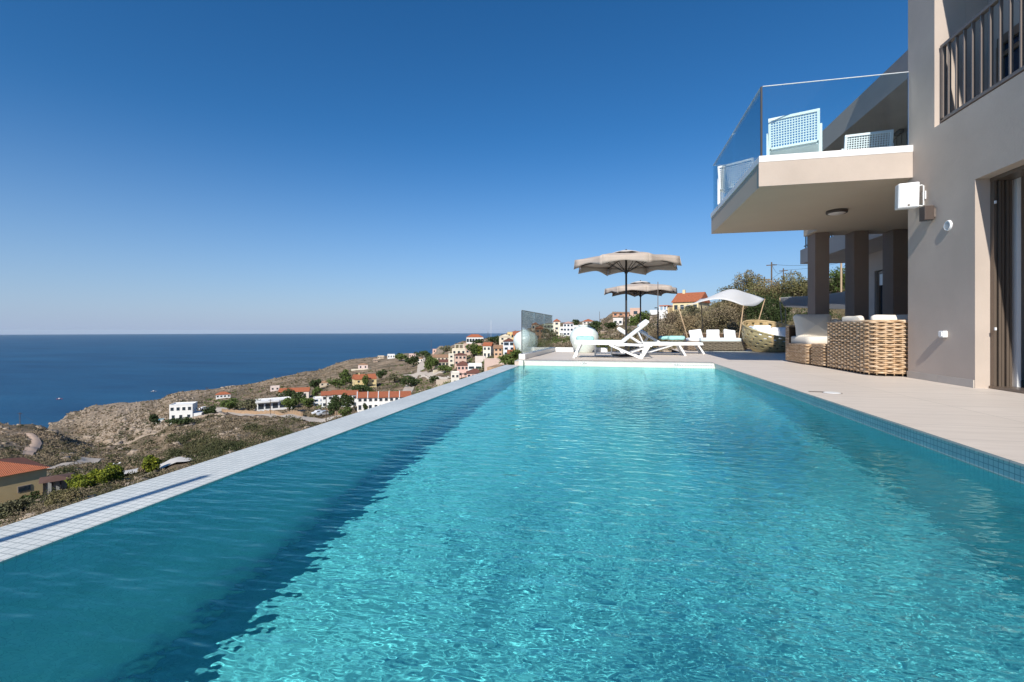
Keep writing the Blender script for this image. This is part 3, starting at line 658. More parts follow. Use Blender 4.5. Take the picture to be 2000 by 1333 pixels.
MB().box(-.06, -.0505, -.028, .028, -.025, .03).build('flap', MAT_WHITE, r, bevel=.003)
r = thing('ceiling_light', 'round dark rimmed light under the balcony', 'lamp', (3.62, 8.72, 2.6))
MB().lathe([(.15, 0), (.155, -.02), (.15, -.045), (.13, -.05)], 32).build('rim', MAT_LAMPB, r, smooth=True)
MB().lathe([(.001, -.075), (.06, -.07), (.11, -.055), (.13, -.04)], 32).build('diffuser', M('opal_glass', (.75, .66, .62), None, 3, .3), r, smooth=True)
q = Vector((6.28, 9.2, 4.2)); r = thing('upper_wall_lamp', 'dark oval lamp on the shaded upper wall behind the balcony glass', 'lamp', P(1761, 259, (6.28 * cs + 0) / 1 if False else 8.3))
# put it on the siding plane exactly
u_ = (1761 - 1000) / F; Yl = (6.28 * cs + u_ * 6.28 * sn) / (u_ * cs - sn); tl = Yl * cs - 6.28 * sn
r.location = (6.279, Yl, EYE - (259 - HOR) / F * tl)
MB().box(-.10, 0, -.12, .12, -.05, .05).build('housing', MAT_DARK, r, bevel=.03)
MB().box(-.104, -.101, -.09, .09, -.03, .03).build('lens', MAT_PANE, r)
#PART2
# ------------------------------------------------------------------ soft furnishings
def superbox(sx, sy, sz, e=.28, n=20, pinch=0.0, noise_=0.0, seed=0):
    mb = MB(); vs = []; fs = []; nv = n; nu = 2 * n; r_ = random.Random(seed); ph = [r_.uniform(0, 6) for _ in range(6)]
    f = lambda c, p: math.copysign(abs(c) ** p, c)
    for i in range(nv + 1):
        a = -PI / 2 + PI * i / nv
        for j in range(nu):
            b = -PI + 2 * PI * j / nu
            x = f(math.cos(a), e) * f(math.cos(b), e); y = f(math.cos(a), e) * f(math.sin(b), e); z = f(math.sin(a), e)
            if pinch:
                edge = (1 - .75 * pinch * max(abs(x), abs(y)) ** 4); z *= edge * (1 - .3 * pinch * (x * y) ** 2)
                k = 1 - pinch * .10 * (1 - (x * y) ** 2) ; x *= k; y *= k
            w_ = noise_ * (math.sin(5 * x + ph[0]) * math.sin(4 * y + ph[1]) + .5 * math.sin(11 * x + ph[2] + 6 * y))
            vs.append((x * sx, y * sy, z * sz + w_))
    for i in range(nv):
        for j in range(nu):
            j2 = (j + 1) % nu; fs.append((i * nu + j, i * nu + j2, (i + 1) * nu + j2, (i + 1) * nu + j))
    return mb.add(vs, fs)
def cushion(name, mat, parent, loc, size, rot=(0, 0, 0), pinch=0.0, seed=0, e=.26):
    o = superbox(size[0] / 2, size[1] / 2, size[2] / 2, e, 18, pinch, .006 if pinch else .003, seed).build(name, mat, parent, smooth=True)
    o.location = loc; o.rotation_euler = rot; return o
def wick_path(pts, closed, r=.12):
    """rounded polyline"""
    out = []; N = len(pts)
    for i in range(N):
        p = Vector((*pts[i], 0))
        if not closed and i in (0, N - 1): out.append(p); continue
        a = Vector((*pts[i - 1], 0)); b = Vector((*pts[(i + 1) % N], 0))
        da = (a - p).normalized(); db = (b - p).normalized()
        for k in range(6):
            s = k / 5; out.append((p + da * r) * (1 - s) ** 2 + p * 2 * s * (1 - s) + (p + db * r) * s * s)
    if closed: out.append(out[0])
    return out
def weave(pts, z0, z1, rows, stake, amp, ry, closed=False, r=.12):
    path = wick_path(pts, closed, r); P_ = np.array([(p.x, p.y) for p in path]); d = np.diff(P_, axis=0); ln = np.hypot(d[:, 0], d[:, 1]); s = np.concatenate([[0], np.cumsum(ln)])
    L_ = s[-1]; nst = max(2, int(round(L_ / stake))); nst += nst % 2
    S = np.linspace(0, L_, nst * 6 + 1); x = np.interp(S, s, P_[:, 0]); y = np.interp(S, s, P_[:, 1])
    tx = np.gradient(x); ty = np.gradient(y); q = np.hypot(tx, ty); nx_ = ty / q; ny_ = -tx / q
    vs = []; fs = []; base = 0; rg_ = np.random.default_rng(int(L_ * 1000) + rows); m_ = 6
    zr = (z1 - z0) / rows
    for i in range(rows):
        jit = rg_.uniform(-.12, .12) * zr; sag = np.interp(S, np.linspace(0, L_, 9), rg_.uniform(-.1, .1, 9) * zr)
        off = amp * np.sin(PI * S / (L_ / nst) + PI * i)
        zc = z0 + (i + .5) * zr + jit + sag; rr = ry * zr * rg_.uniform(.88, 1.1)
        for k in range(m_):
            a = 2 * PI * k / m_; o_ = off + rr * .62 * math.cos(a)
            vs.append(np.stack([x + nx_ * o_, y + ny_ * o_, zc + rr * math.sin(a)], -1))
    n_ = len(S); V_ = np.concatenate(vs); 
    for i in range(rows):
        b0 = i * m_ * n_
        for k in range(m_):
            k2 = (k + 1) % m_; A = np.arange(n_ - 1)
            fs.append(np.stack([b0 + k * n_ + A, b0 + k * n_ + A + 1, b0 + k2 * n_ + A + 1, b0 + k2 * n_ + A], -1))
    stk = []
    for j in range(nst + 1):
        ss = L_ / nst * j; stk.append((np.interp(ss, S, x), np.interp(ss, S, y)))
    return V_, np.concatenate(fs), stk
def wicker(parent, name, mat, pts, z0, z1, rows, stake=.085, closed=True, r=.12, amp=.011):
    V_, Q_, stk = weave(pts, z0, z1, rows, stake, amp, .50, closed, r)
    o = npmesh(name, V_, Q_, mat, parent, smooth=True)
    mb = MB()
    for (x, y) in stk: mb.tube([(x, y, z0 - .02), (x, y, z1 + .004)], .0055, 5)
    mb.build(name.replace('weave', 'stakes') if 'weave' in name else 'stakes', mat, o)
    pp = wick_path(pts, closed, r); mb = MB(); mb.tube([(p.x, p.y, z1 + .004) for p in pp], .016, 8, cap=not closed); mb.build('rim', mat, o, smooth=True)
    return o
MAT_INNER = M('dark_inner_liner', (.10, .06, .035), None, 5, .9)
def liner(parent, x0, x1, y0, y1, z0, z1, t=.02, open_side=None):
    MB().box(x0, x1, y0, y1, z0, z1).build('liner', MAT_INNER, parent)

# near wicker sofa (seen from its back)
r = thing('wicker_sofa', 'tall honey wicker sofa with cream cushions against the villa corner, nearest of the wicker pieces', 'sofa', (3.42, 7.22, 0), group='wicker terrace furniture')
w_ = 1.5; d_ = 1.38
wicker(r, 'back_weave', MAT_WICK, [(.02, d_), (0, .0), (w_, .0), (w_, d_)], .035, .74, 26, .10, closed=False, r=.22, amp=.014)
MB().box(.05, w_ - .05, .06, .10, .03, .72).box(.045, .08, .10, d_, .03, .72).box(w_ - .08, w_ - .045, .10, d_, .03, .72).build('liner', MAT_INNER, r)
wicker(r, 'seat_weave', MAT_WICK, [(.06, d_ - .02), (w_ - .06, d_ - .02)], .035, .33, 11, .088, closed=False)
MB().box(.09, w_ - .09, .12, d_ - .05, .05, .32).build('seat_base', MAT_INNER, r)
cushion('seat_cushion', MAT_CUSH, r, (.76, .76, .40), (1.28, 1.16, .16), seed=1)
for k, (x, rz_) in enumerate(((.42, .05), (1.02, -.04))):
    cushion('back_cushion', MAT_CUSH, r, (x, .27, .62), (.62, .46, .17), (math.radians(78), 0, rz_), .7, seed=k + 2)
cushion('arm_cushion', MAT_CUSH, r, (.17, .85, .63), (.55, .44, .15), (math.radians(80), 0, PI / 2), .7, seed=9)
# coffee table / ottoman between
r = thing('wicker_stool', 'low honey wicker stool between the two wicker sofas', 'stool', (3.42, 8.68, 0), group='wicker terrace furniture')
wicker(r, 'side_weave', MAT_WICK, [(0, 0), (.55, 0), (.55, .52), (0, .52)], .03, .37, 14, .08, True, .05)
MB().box(.03, .52, .03, .49, .03, .36).build('liner', MAT_INNER, r)
V_ = MB()
for k in range(26): V_.tube([(.0, .012 + k * .02, .378), (.55, .012 + k * .02, .378)], .0095, 6)
V_.build('top_weave', MAT_WICK, r, smooth=True)
# far wicker armchair facing the camera
r = thing('wicker_armchair', 'honey wicker armchair with a big cream back pillow, beyond the low wicker stool', 'armchair', (3.38, 9.3, 0), group='wicker terrace furniture')
wicker(r, 'front_weave', MAT_WICK, [(.0, .84), (0, 0), (1.4, 0), (1.4, .84)], .03, .355, 13, .08, False, .05)
wicker(r, 'back_weave', MAT_WICK, [(.0, .86), (0, 1.08), (1.4, 1.08), (1.4, .86)], .03, .70, 25, .08, False, .1)
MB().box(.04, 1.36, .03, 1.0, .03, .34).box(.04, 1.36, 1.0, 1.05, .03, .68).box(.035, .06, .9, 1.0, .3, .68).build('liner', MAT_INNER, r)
cushion('seat_cushion', MAT_CUSH, r, (.7, .5, .43), (1.34, 1.0, .17), seed=4)
cushion('back_pillow', MAT_CUSH, r, (.38, .70, .69), (.70, .52, .20), (math.radians(70), 0, .08), .8, seed=5)
cushion('back_pillow', MAT_CUSH, r, (.93, .74, .61), (.52, .42, .18), (math.radians(66), math.radians(12), -.15), .8, seed=6)
# woven round basket daybed
r = thing('basket_chair', 'big round olive tan basket chair with holes in its weave and white cushions', 'basket chair', (4.42, 14.75, 0))
n1, n2 = 108, 30; vs = []; fs = []; R0 = .73
face_dir = math.atan2(-1, .35)
for i in range(n2 + 1):
    for j in range(n1):
        a = 2 * PI * j / n1; back = .5 - .5 * math.cos(a - face_dir)
        top = .40 + .50 * back ** .8
        z = top * i / n2; s = i / n2; prof = .62 + .38 * math.sin(min(1, z / .5) * PI / 2)
        rr = R0 * prof * (1.0 - .06 * max(0, z - .6))
        vs.append((rr * math.cos(a), rr * math.sin(a), z + .01))
for i in range(n2):
    for j in range(n1):
        if 2 < i < n2 - 2 and (i % 5) in (1, 2) and ((j + (3 if (i // 5) % 2 else 0)) % 6) in (0, 1): continue
        fs.append((i * n1 + j, i * n1 + (j + 1) % n1, (i + 1) * n1 + (j + 1) % n1, (i + 1) * n1 + j))
o = MB().add(vs, fs).build('shell', MAT_WICK3, r, smooth=True); sm = o.modifiers.new('thick', 'SOLIDIFY'); sm.thickness = .028
rim = []
for j in range(n1 + 1):
    a = 2 * PI * j / n1; top = .40 + .50 * (.5 - .5 * math.cos(a - face_dir)) ** .8; prof = .62 + .38 * math.sin(min(1, top / .5) * PI / 2); rr = R0 * prof * (1.0 - .06 * max(0, top - .6)) - .012
    rim.append((rr * math.cos(a), rr * math.sin(a), top + .015))
MB().tube(rim, .026, 8).build('rim', MAT_WICK3, r, smooth=True)
MB().lathe([(.001, .34), (.5, .345), (.58, .31), (.6, .25), (.55, .2)], 36).build('seat_cushion', MAT_CUSHW, r, smooth=True)
cushion('pillow', MAT_CUSHW, r, (-.10, .33, .56), (.52, .46, .18), (math.radians(68), 0, .1), .8, seed=11)
cushion('pillow', MAT_CUSHW, r, (.32, .25, .52), (.48, .42, .18), (math.radians(64), 0, -.5), .8, seed=12)
cushion('pillow', MAT_CUSHW, r, (-.42, -.02, .56), (.40, .55, .14), (math.radians(10), math.radians(62), .1), .6, seed=13)
# low wicker daybed
r = thing('wicker_daybed', 'long low brown wicker daybed with white cushions under the white sail', 'daybed', (2.21, 15.0, 0))
wicker(r, 'base_weave', MAT_WICK2, [(0, 0), (1.62, 0), (1.62, .85), (0, .85)], .03, .27, 9, .08, True, .05)
wicker(r, 'back_weave', MAT_WICK2, [(0, .6), (0, .85), (1.62, .85), (1.62, .6)], .27, .52, 8, .08, False, .05)
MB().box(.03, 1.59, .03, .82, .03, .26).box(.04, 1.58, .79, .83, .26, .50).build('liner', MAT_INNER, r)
cushion('mattress', MAT_CUSHW, r, (.81, .40, .33), (1.56, .78, .12), seed=20)
for k, (x, a) in enumerate(((.33, .1), (.83, -.15), (1.32, .3))):
    cushion('pillow', MAT_CUSHW, r, (x, .58, .48), (.40, .36, .14), (math.radians(66), math.radians(8 * (k - 1)), a), .8, seed=21 + k)

# sails
def sail(name, label, fl, fr, br, bl, arch, mat, poles, group):
    fl, fr, br, bl = map(Vector, (fl, fr, br, bl)); n_ = 22; m_ = 14; mb = MB(); vs = []; root = thing(name, label, 'sun sail', (fl.x, fl.y, 0), group=group); O = Vector((fl.x, fl.y, 0))
    for i in range(n_ + 1):
        for j in range(m_ + 1):
            s = i / n_; t = j / m_
            p = (fl * (1 - s) + fr * s) * (1 - t) + (bl * (1 - s) + br * s) * t
            z = arch * math.sin(PI * s ** 1.35) ** 1.1 * (.55 + .45 * math.sin(PI * t)) + .035 * math.sin(9 * s + 3 * t) * math.sin(PI * t) - .10 * math.sin(PI * t) * (1 - math.sin(PI * s))
            k = .07 * math.sin(PI * s) * (1 if t < .01 else (-1 if t > .99 else (1 - 2 * t)))
            p = p + Vector((0, k, z)); vs.append(p - O)
    fs = [(i * (m_ + 1) + j, (i + 1) * (m_ + 1) + j, (i + 1) * (m_ + 1) + j + 1, i * (m_ + 1) + j + 1) for i in range(n_) for j in range(m_)]
    o = mb.add(vs, fs).build('cloth', mat, root, smooth=True); sm = o.modifiers.new('thick', 'SOLIDIFY'); sm.thickness = .006
    for a, b_ in poles:
        a, b_ = Vector(a), Vector(b_); MB().tube([a - O, (a + b_) / 2 - O + Vector((.01, 0, 0)), b_ - O], .02, 8, .016).build('pole', MAT_BAMBOO, root, smooth=True)
    return root
def PG(px, py): return P(px, py, EYE * F / (py - HOR))
fl = P(1325, 600, 14.6); fr = P(1452, 597, 14.4); br = P(1494, 584, 16.8); bl = P(1368, 584, 17.0)
f0 = PG(1349, 684); f1 = PG(1439, 686); f2 = P(1466, 682, 17.0); f2.z = gz(f2.x, f2.y) - .05 if f2.y > 16.6 else 0; f3 = P(1375, 670, 17.4); f3.z = gz(f3.x, f3.y) - .05
sail('sun_sail', 'arched white sun sail on bamboo poles over the low daybed', fl, fr, br, bl, .40, MAT_SAIL, [(f0, fl), (f1, fr), (f2, br), (f3, bl)], 'white sun sails')
fl = P(1523, 582, 15.2); fr = P(1672, 566, 14.6); br = P(1668, 603, 18.2); bl = P(1534, 600, 18.2)
g0 = P(1530, 683, 15.2); g0.z = 0; g1 = P(1672, 683, 14.6); g1.z = 0; g2 = br.copy(); g2.z = gz(g2.x, g2.y) - .1; g3 = bl.copy(); g3.z = gz(g3.x, g3.y) - .1
sail('sun_sail', 'white sun sail half hidden behind the brown pillars', fl, fr, br, bl, -.08, MAT_SAIL, [(g0, fl), (g1, fr), (g2, br), (g3, bl)], 'white sun sails')
gw = MB().bar(P(1536, 640, 17.4) * 1, P(1690, 640, 17.6), .25, .62); gw = MB()
a = P(1532, 640, 17.2); b_ = P(1700, 640, 17.2); a.z = b_.z = .2
tag(gw.bar(a, b_, .22, .8).build('garden_wall', MAT_PLASTER), 'low taupe garden wall behind the pillars at the back of the terrace', 'garden wall')

# umbrellas
def make_umbrella(label, loc, rz, ridge=0):
    root = thing('umbrella', label, 'umbrella', loc, rz, 'taupe canvas umbrellas'); R = 1.27; NS = 8; K = 8; n = NS * K; rings = 9
    tubez = 2.30
    MB().tube([(0, 0, 0), (0, 0, 2.42)], .024, 12).build('pole', MAT_DARK, root, smooth=True)
    vs = []; 
    def zc(q, s): return 2.455 - .17 * q ** 1.35 - .028 * math.sin(PI * s) * q ** 1.5
    for i in range(rings + 1):
        q = .11 + .89 * i / rings
        for j in range(n):
            s = (j % K) / K; th = 2 * PI * j / n; loc_ = (s - .5) * 2 * PI / NS
            edge = math.cos(PI / NS) / math.cos(loc_) * (1 - .07 * math.sin(PI * s) * q)
            vs.append((R * q * edge * math.cos(th), R * q * edge * math.sin(th), zc(q, s) + .008 * math.sin(7 * th + 9 * q)))
    fs = [(i * n + j, i * n + (j + 1) % n, (i + 1) * n + (j + 1) % n, (i + 1) * n + j) for i in range(rings) for j in range(n)]
    cn = MB().add(vs, fs).build('canopy', MAT_CANVAS, root, smooth=True); sm = cn.modifiers.new('thick', 'SOLIDIFY'); sm.thickness = .004
    last = vs[-n:]; rg_ = random.Random(int(loc[0] * 100))
    for k in range(NS):
        va = []; fl_ = rg_.uniform(.0, .05)
        for c in range(K + 1):
            p = Vector(last[(k * K + c) % n]); s = c / K; out = Vector((p.x, p.y, 0)).normalized()
            drop = .10 + .11 * abs(2 * s - 1) ** 1.6 + .015 * math.sin(5 * s + k)
            for rr_ in range(4):
                t = rr_ / 3; va.append(p + out * ((.02 + fl_ * math.sin(PI * s * 2 + k)) * t) + Vector((0, 0, -drop * t)))
        ff = [(c * 4 + r_, (c + 1) * 4 + r_, (c + 1) * 4 + r_ + 1, c * 4 + r_ + 1) for c in range(K) for r_ in range(3)]
        v_ = MB().add(va, ff).build('valance', MAT_CANVAS, cn, smooth=True); sm = v_.modifiers.new('thick', 'SOLIDIFY'); sm.thickness = .004
    vv = []
    for i in range(4):
        q = .03 + .33 * i / 3
        for j in range(32):
            th = 2 * PI * j / 32; vv.append((q * math.cos(th), q * math.sin(th), 2.54 - .07 * (i / 3) ** 2 - .012 * abs(math.sin(4 * th)) * i / 3))
    vf = [(i * 32 + j, i * 32 + (j + 1) % 32, (i + 1) * 32 + (j + 1) % 32, (i + 1) * 32 + j) for i in range(3) for j in range(32)]
    vt = MB().add(vv, vf).build('vent', M('light_vent_canvas', (.62, .57, .52), None, 3, .9) if 'light_vent_canvas' not in bpy.data.materials else bpy.data.materials['light_vent_canvas'], root, smooth=True)
    MB().lathe([(.001, 2.575), (.018, 2.565), (.022, 2.545), (.012, 2.53)], 12).build('finial', MAT_DARK, root, smooth=True)
    for k in range(NS):
        th = 2 * PI * k / NS; d = Vector((math.cos(th), math.sin(th), 0))
        rb = MB().bar(d * .05 + Vector((0, 0, 2.425)), d * R * .985 + Vector((0, 0, 2.265)), .014, .02).build('rib', MAT_DARK, root)
        MB().bar(d * .035 + Vector((0, 0, 2.02)), d * R * .5 + Vector((0, 0, 2.345)), .010, .014).build('strut', MAT_DARK, rb)
    MB().lathe([(.024, 1.98), (.04, 1.99), (.04, 2.05), (.024, 2.06)], 12).build('runner', MAT_DARK, root)
    bs = MB().box(-.26, .26, -.26, .26, 0, .05).build('base', MAT_DARK, root, bevel=.01)
    MB().tube([(0, 0, .05), (0, 0, .36)], .032, 12).build('socket', MAT_DARK, bs)
    return root
make_umbrella('open taupe canvas umbrella standing behind the nearest white lounger, the larger looking one', P(1223, 693, 11.3).xy.to_3d(), .35)
pu = P(1251, 660, 17.0); pu.z = gz(pu.x, pu.y) - .02
um2 = make_umbrella('open taupe canvas umbrella farther back, its canopy showing below the rim of the other', pu, .1); um2.scale = (1, 1, (2.42 - pu.z) / 2.56)

# loungers
def make_lounger(label, loc, rz, flip=False, towel_x=.30):
    root = thing('sun_lounger', label, 'sun lounger', loc, rz, 'white sun loungers'); sx = -1 if flip else 1
    def X(p): return (p[0] * sx, p[1], p[2])
    W_ = .62; 
    fr = MB()
    for y in (0, W_):
        fr.bar(X((.05, y, .335)), X((.75, y, .325)), .03, .055); fr.bar(X((.75, y, .325)), X((1.68, y, .285)), .03, .05)
    fr.bar(X((.04, .0, .335)), X((.04, W_, .335)), .04, .05); fr.bar(X((1.67, 0, .285)), X((1.67, W_, .285)), .03, .04)
    fr.build('frame', MAT_STEELWHITE, root, bevel=.008)
    for y in (.015, W_ - .015):
        MB().bar(X((.15, y, .32)), X((.0, y, 0)), .03, .05).build('leg', MAT_STEELWHITE, root, bevel=.008)
        MB().bar(X((.78, y, .30)), X((1.43, y, .02)), .03, .045).bar(X((1.62, y, .27)), X((1.45, y, 0)), .03, .05).build('leg', MAT_STEELWHITE, root, bevel=.008)
    sl = MB(); sl.bar(X((.03, W_ / 2, .375)), X((1.08, W_ / 2, .365)), W_ - .02, .06); sl.build('seat', MAT_SLING, root, bevel=.012)
    bk = MB(); bk.bar(X((1.05, W_ / 2, .36)), X((1.57, W_ / 2, .775)), W_ - .04, .07); b0 = bk.build('backrest', MAT_SLING, root, bevel=.012)
    MB().bar(X((1.02, .02, .345)), X((1.61, .02, .815)), .022, .05).bar(X((1.02, W_ - .02, .345)), X((1.61, W_ - .02, .815)), .022, .05).bar(X((1.60, 0.02, .81)), X((1.60, W_ - .02, .81)), .03, .04).build('backrest_frame', MAT_STEELWHITE, b0, bevel=.006)
    MB().bar(X((1.38, .06, .62)), X((1.52, .06, .30)), .015, .02).bar(X((1.38, W_ - .06, .62)), X((1.52, W_ - .06, .30)), .015, .02).build('support', MAT_STEELWHITE, b0)
    hp = superbox(.12, .24, .045, .4, 12).build('head_pillow', MAT_SLING, b0, smooth=True); hp.location = X((1.50, W_ / 2, .765)); hp.rotation_euler = (0, -sx * math.radians(38), 0)
    return root
def towel(label, loc, rz, s=(.40, .34, .10)):
    t = superbox(s[0] / 2, s[1] / 2, s[2] / 2, .45, 18, 0, .006, int(loc[0] * 50)).build('towel', MAT_TOWEL, smooth=True); t.location = loc; t.rotation_euler = (0, 0, rz)
    return tag(t, label, 'towel', 'aqua towels on the loungers')
LA = P(1120, 700, 10.42); LA.z = 0
make_lounger('white sun lounger with raised back nearest the pool edge', LA, 0.0)
towel('folded aqua towel lying on the foot of the nearest lounger', (LA.x + .24, LA.y + .3, .435), .1)
LB = Vector((1.72, 11.95, 0))
make_lounger('white sun lounger behind the umbrella pole, its back leaning to the left', LB, 0.0, True).scale = (1, 1, .82)
towel('folded aqua towel on the rightmost lounger foot beside the daybed', (LB.x - .18, LB.y + .3, .43), .0)
LC = Vector((2.32, 12.95, 0))
make_lounger('farthest white sun lounger, near the thin outdoor shower pole', LC, 0.0, True).scale = (1, 1, .74)
towel('folded aqua towel seen right behind the thin shower pole', (LC.x - .93, LC.y + .25, .42), .15, (.34, .3, .09))
# side table
r = thing('side_table', 'low white side table seen under the nearest lounger', 'side table', (-.22, 11.35, 0))
MB().box(-.22, .22, -.2, .2, .30, .325).build('top', MAT_STEELWHITE, r, bevel=.006)
for sx in (-1, 1):
    for sy in (-1, 1): MB().box(sx * .19 - .016, sx * .19 + .016, sy * .17 - .016, sy * .17 + .016, 0, .30).build('leg', MAT_STEELWHITE, r)
MB().box(-.17, .17, -.17, .17, .07, .085).build('shelf', MAT_STEELWHITE, r)
# shower pole
r = thing('shower_pole', 'thin dark outdoor shower pole standing at the back edge of the deck', 'shower', P(1285, 687, 13.55).xy.to_3d())
MB().tube([(0, 0, 0), (0, 0, 1.25)], .019, 10).build('lower_pole', MAT_DARK, r)
MB().tube([(0, 0, 1.25), (0, 0, 2.02)], .011, 10).build('upper_pole', MAT_RAIL, r)
MB().tube([(0, 0, 1.27), (-.06, -.03, 1.27)], .009, 8).lathe([(.001, -.015), (.03, -.015), (.03, .0), (.01, .01)], 12, (-.07, -.03, 1.27)).build('shower_head', MAT_DARK, r)
MB().lathe([(.001, .012), (.07, .012), (.075, 0)], 16).build('foot_plate', MAT_DARK, r)
# urns
def urn(label, loc, r0, h):
    r = thing('ceramic_urn', label, 'urn', loc, group='pale turquoise urns'); s = r0
    prof = [(.001, 0), (.50, 0), (.54, .02), (.78, .22), (.96, .45), (1.0, .58), (.94, .74), (.74, .88), (.48, .955), (.33, .985)]
    MB().lathe([(a * s, b * h) for a, b in prof], 40).build('body', MAT_URN, r, smooth=True)
    MB().lathe([(.33 * s, .982 * h), (.40 * s, 1.0 * h), (.41 * s, 1.03 * h), (.35 * s, 1.04 * h), (.27 * s, 1.03 * h), (.25 * s, .96 * h), (.001, .94 * h)], 32).build('lip', MAT_URN, r, smooth=True)
ua = P(1027, 690, 12.6); ua.z = -.03
struct(MB().box(-2.9, -1.995, 10.7, 11.595, -4.0, -.25).build('planter_bed', MAT_STONEWALL))
struct(MB().box(-2.56, -1.993, 11.6, YE, -4.0, -.03).build('side_ledge', MAT_DECK, uv=True))
urn('pale turquoise urn standing behind the glass screen', ua, .34, .64)
ub = P(1141, 687, 13.1); ub.z = 0
urn('large pale turquoise urn standing left of the foot of the nearest lounger', ub, .40, .74)

# balcony chairs
def lattice(mb, O, U, Vv, w, h, nU, nV, t=.010):
    O, U, Vv = Vector(O), Vector(U), Vector(Vv); N = U.cross(Vv).normalized()
    for i in range(1, nU): mb.bar(O + U * w * i / nU, O + U * w * i / nU + Vv * h, .013, t, N)
    for j in range(1, nV): mb.bar(O + Vv * h * j / nV + N * .002, O + Vv * h * j / nV + U * w + N * .002, .013, t, N)
def make_chair(label, loc, rz):
    r = thing('woven_chair', label, 'chair', loc, rz, 'white woven chairs on the balcony')
    w_, d_ = .60, .60; bv = Vector((0, -.16, 1)).normalized()
    b = MB(); lattice(b, (-.29, -d_ / 2, .30), (1, 0, 0), bv, .58, .38, 17, 11); bk = b.build('backrest', MAT_STEELWHITE, r)
    f = MB(); O = Vector((-.3, -d_ / 2, .28)); 
    f.bar(O, O + bv * .41, .035, .035).bar(O + Vector((.6, 0, 0)), O + Vector((.6, 0, 0)) + bv * .41, .035, .035).bar(O + bv * .41 + Vector((-.017, 0, 0)), O + bv * .41 + Vector((.617, 0, 0)), .035, .035).bar(O + Vector((.018, 0, 0)), O + Vector((.582, 0, 0)), .035, .03)
    f.build('back_frame', MAT_STEELWHITE, bk)
    MB().box(-.31, .31, -.28, .31, .24, .285).build('seat', MAT_STEELWHITE, r, bevel=.006)
    for s in (-1, 1):
        a = MB(); lattice(a, (s * .325, -.27, .285), (0, 1, 0), (0, 0, 1), .56, .20, 13, 5)
        a.bar((s * .325, -.31, .50), (s * .325, .31, .50), .04, .03).build('arm', MAT_STEELWHITE, r)
        for y in (-.30, .30): MB().box(s * .325 - .02, s * .325 + .02, y - .02, y + .02, 0, .485).build('leg', MAT_STEELWHITE, r)
    return r
make_chair('white woven chair on the balcony seen from behind through the front glass, the largest one', (2.66, 7.78, 3.021), math.radians(-20))
make_chair('white woven chair on the balcony nearest the villa wall, only its top showing', (3.98, 8.75, 3.021), math.radians(-8))
make_chair('white woven chair at the far outer corner of the balcony behind the side glass', (2.42, 9.65, 3.021), math.radians(-35))
make_chair('white woven chair mostly hidden behind the one nearest the villa wall', (4.45, 9.35, 3.021), math.radians(120))
# ------------------------------------------------------------------ village on the hillside
BLOCK = []   # discs kept free of scrub
def frame_at(px, py, t=None, tmin=40, yaw=0, hold=False):
    if t is None: t = ground(px, py, tmin)
    if t is None:
        tt = np.exp(np.linspace(math.log(max(tmin, 30)), math.log(500), 900)); an = (H(np.full_like(tt, (px - 1000) / F), tt) - EYE) / tt; t = float(tt[np.argmax(an)])
    given = hold; p = P(px, py, t); p.z = p.z if given else gz(p.x, p.y); rz = math.atan2(p.y, p.x) - PI / 2 + math.radians(yaw)
    return p, rz, t
WHITE = (.80, .79, .76); CREAM = (.72, .64, .50); PINK = (.62, .44, .36); YELLOW = (.70, .56, .30); SAND = (.60, .50, .38); STONE = (.45, .34, .26); GREEN_ = (.55, .56, .44)
def roof_mesh(kind, W, D, Hh, rh, oh=.35, th=.18):
    mb = MB(); x0, x1, y0, y1 = -W / 2 - oh, W / 2 + oh, -oh, D + oh; z = Hh - .05; yr = D / 2
    if kind == 'gable':
        v = [(x0, y0, z), (x1, y0, z), (x1, y1, z), (x0, y1, z), (x0, yr, z + rh), (x1, yr, z + rh)]
        mb.add(v, [(0, 1, 5, 4), (2, 3, 4, 5), (0, 4, 3), (1, 2, 5), (0, 3, 2, 1)])
    elif kind == 'gablef':
        v = [(x0, y0, z), (x1, y0, z), (x1, y1, z), (x0, y1, z), (0, y0, z + rh), (0, y1, z + rh)]
        mb.add(v, [(0, 4, 5, 3), (1, 2, 5, 4), (0, 1, 4), (2, 3, 5), (0, 3, 2, 1)])
    elif kind == 'hip':
        k = min(W, D) * .45; a = max(0, W / 2 - k)
        v = [(x0, y0, z), (x1, y0, z), (x1, y1, z), (x0, y1, z), (-a - .01, yr, z + rh), (a + .01, yr, z + rh)]
        mb.add(v, [(0, 1, 5, 4), (2, 3, 4, 5), (0, 4, 3), (1, 2, 5), (0, 3, 2, 1)])
    elif kind == 'mono':
        v = [(x0, y0, z), (x1, y0, z), (x1, y1, z + rh), (x0, y1, z + rh), (x0, y0, z - th), (x1, y0, z - th), (x1, y1, z + rh - th), (x0, y1, z + rh - th)]
        mb.add(v, [(0, 1, 2, 3), (4, 7, 6, 5), (0, 4, 5, 1), (1, 5, 6, 2), (2, 6, 7, 3), (3, 7, 4, 0)])
    return mb
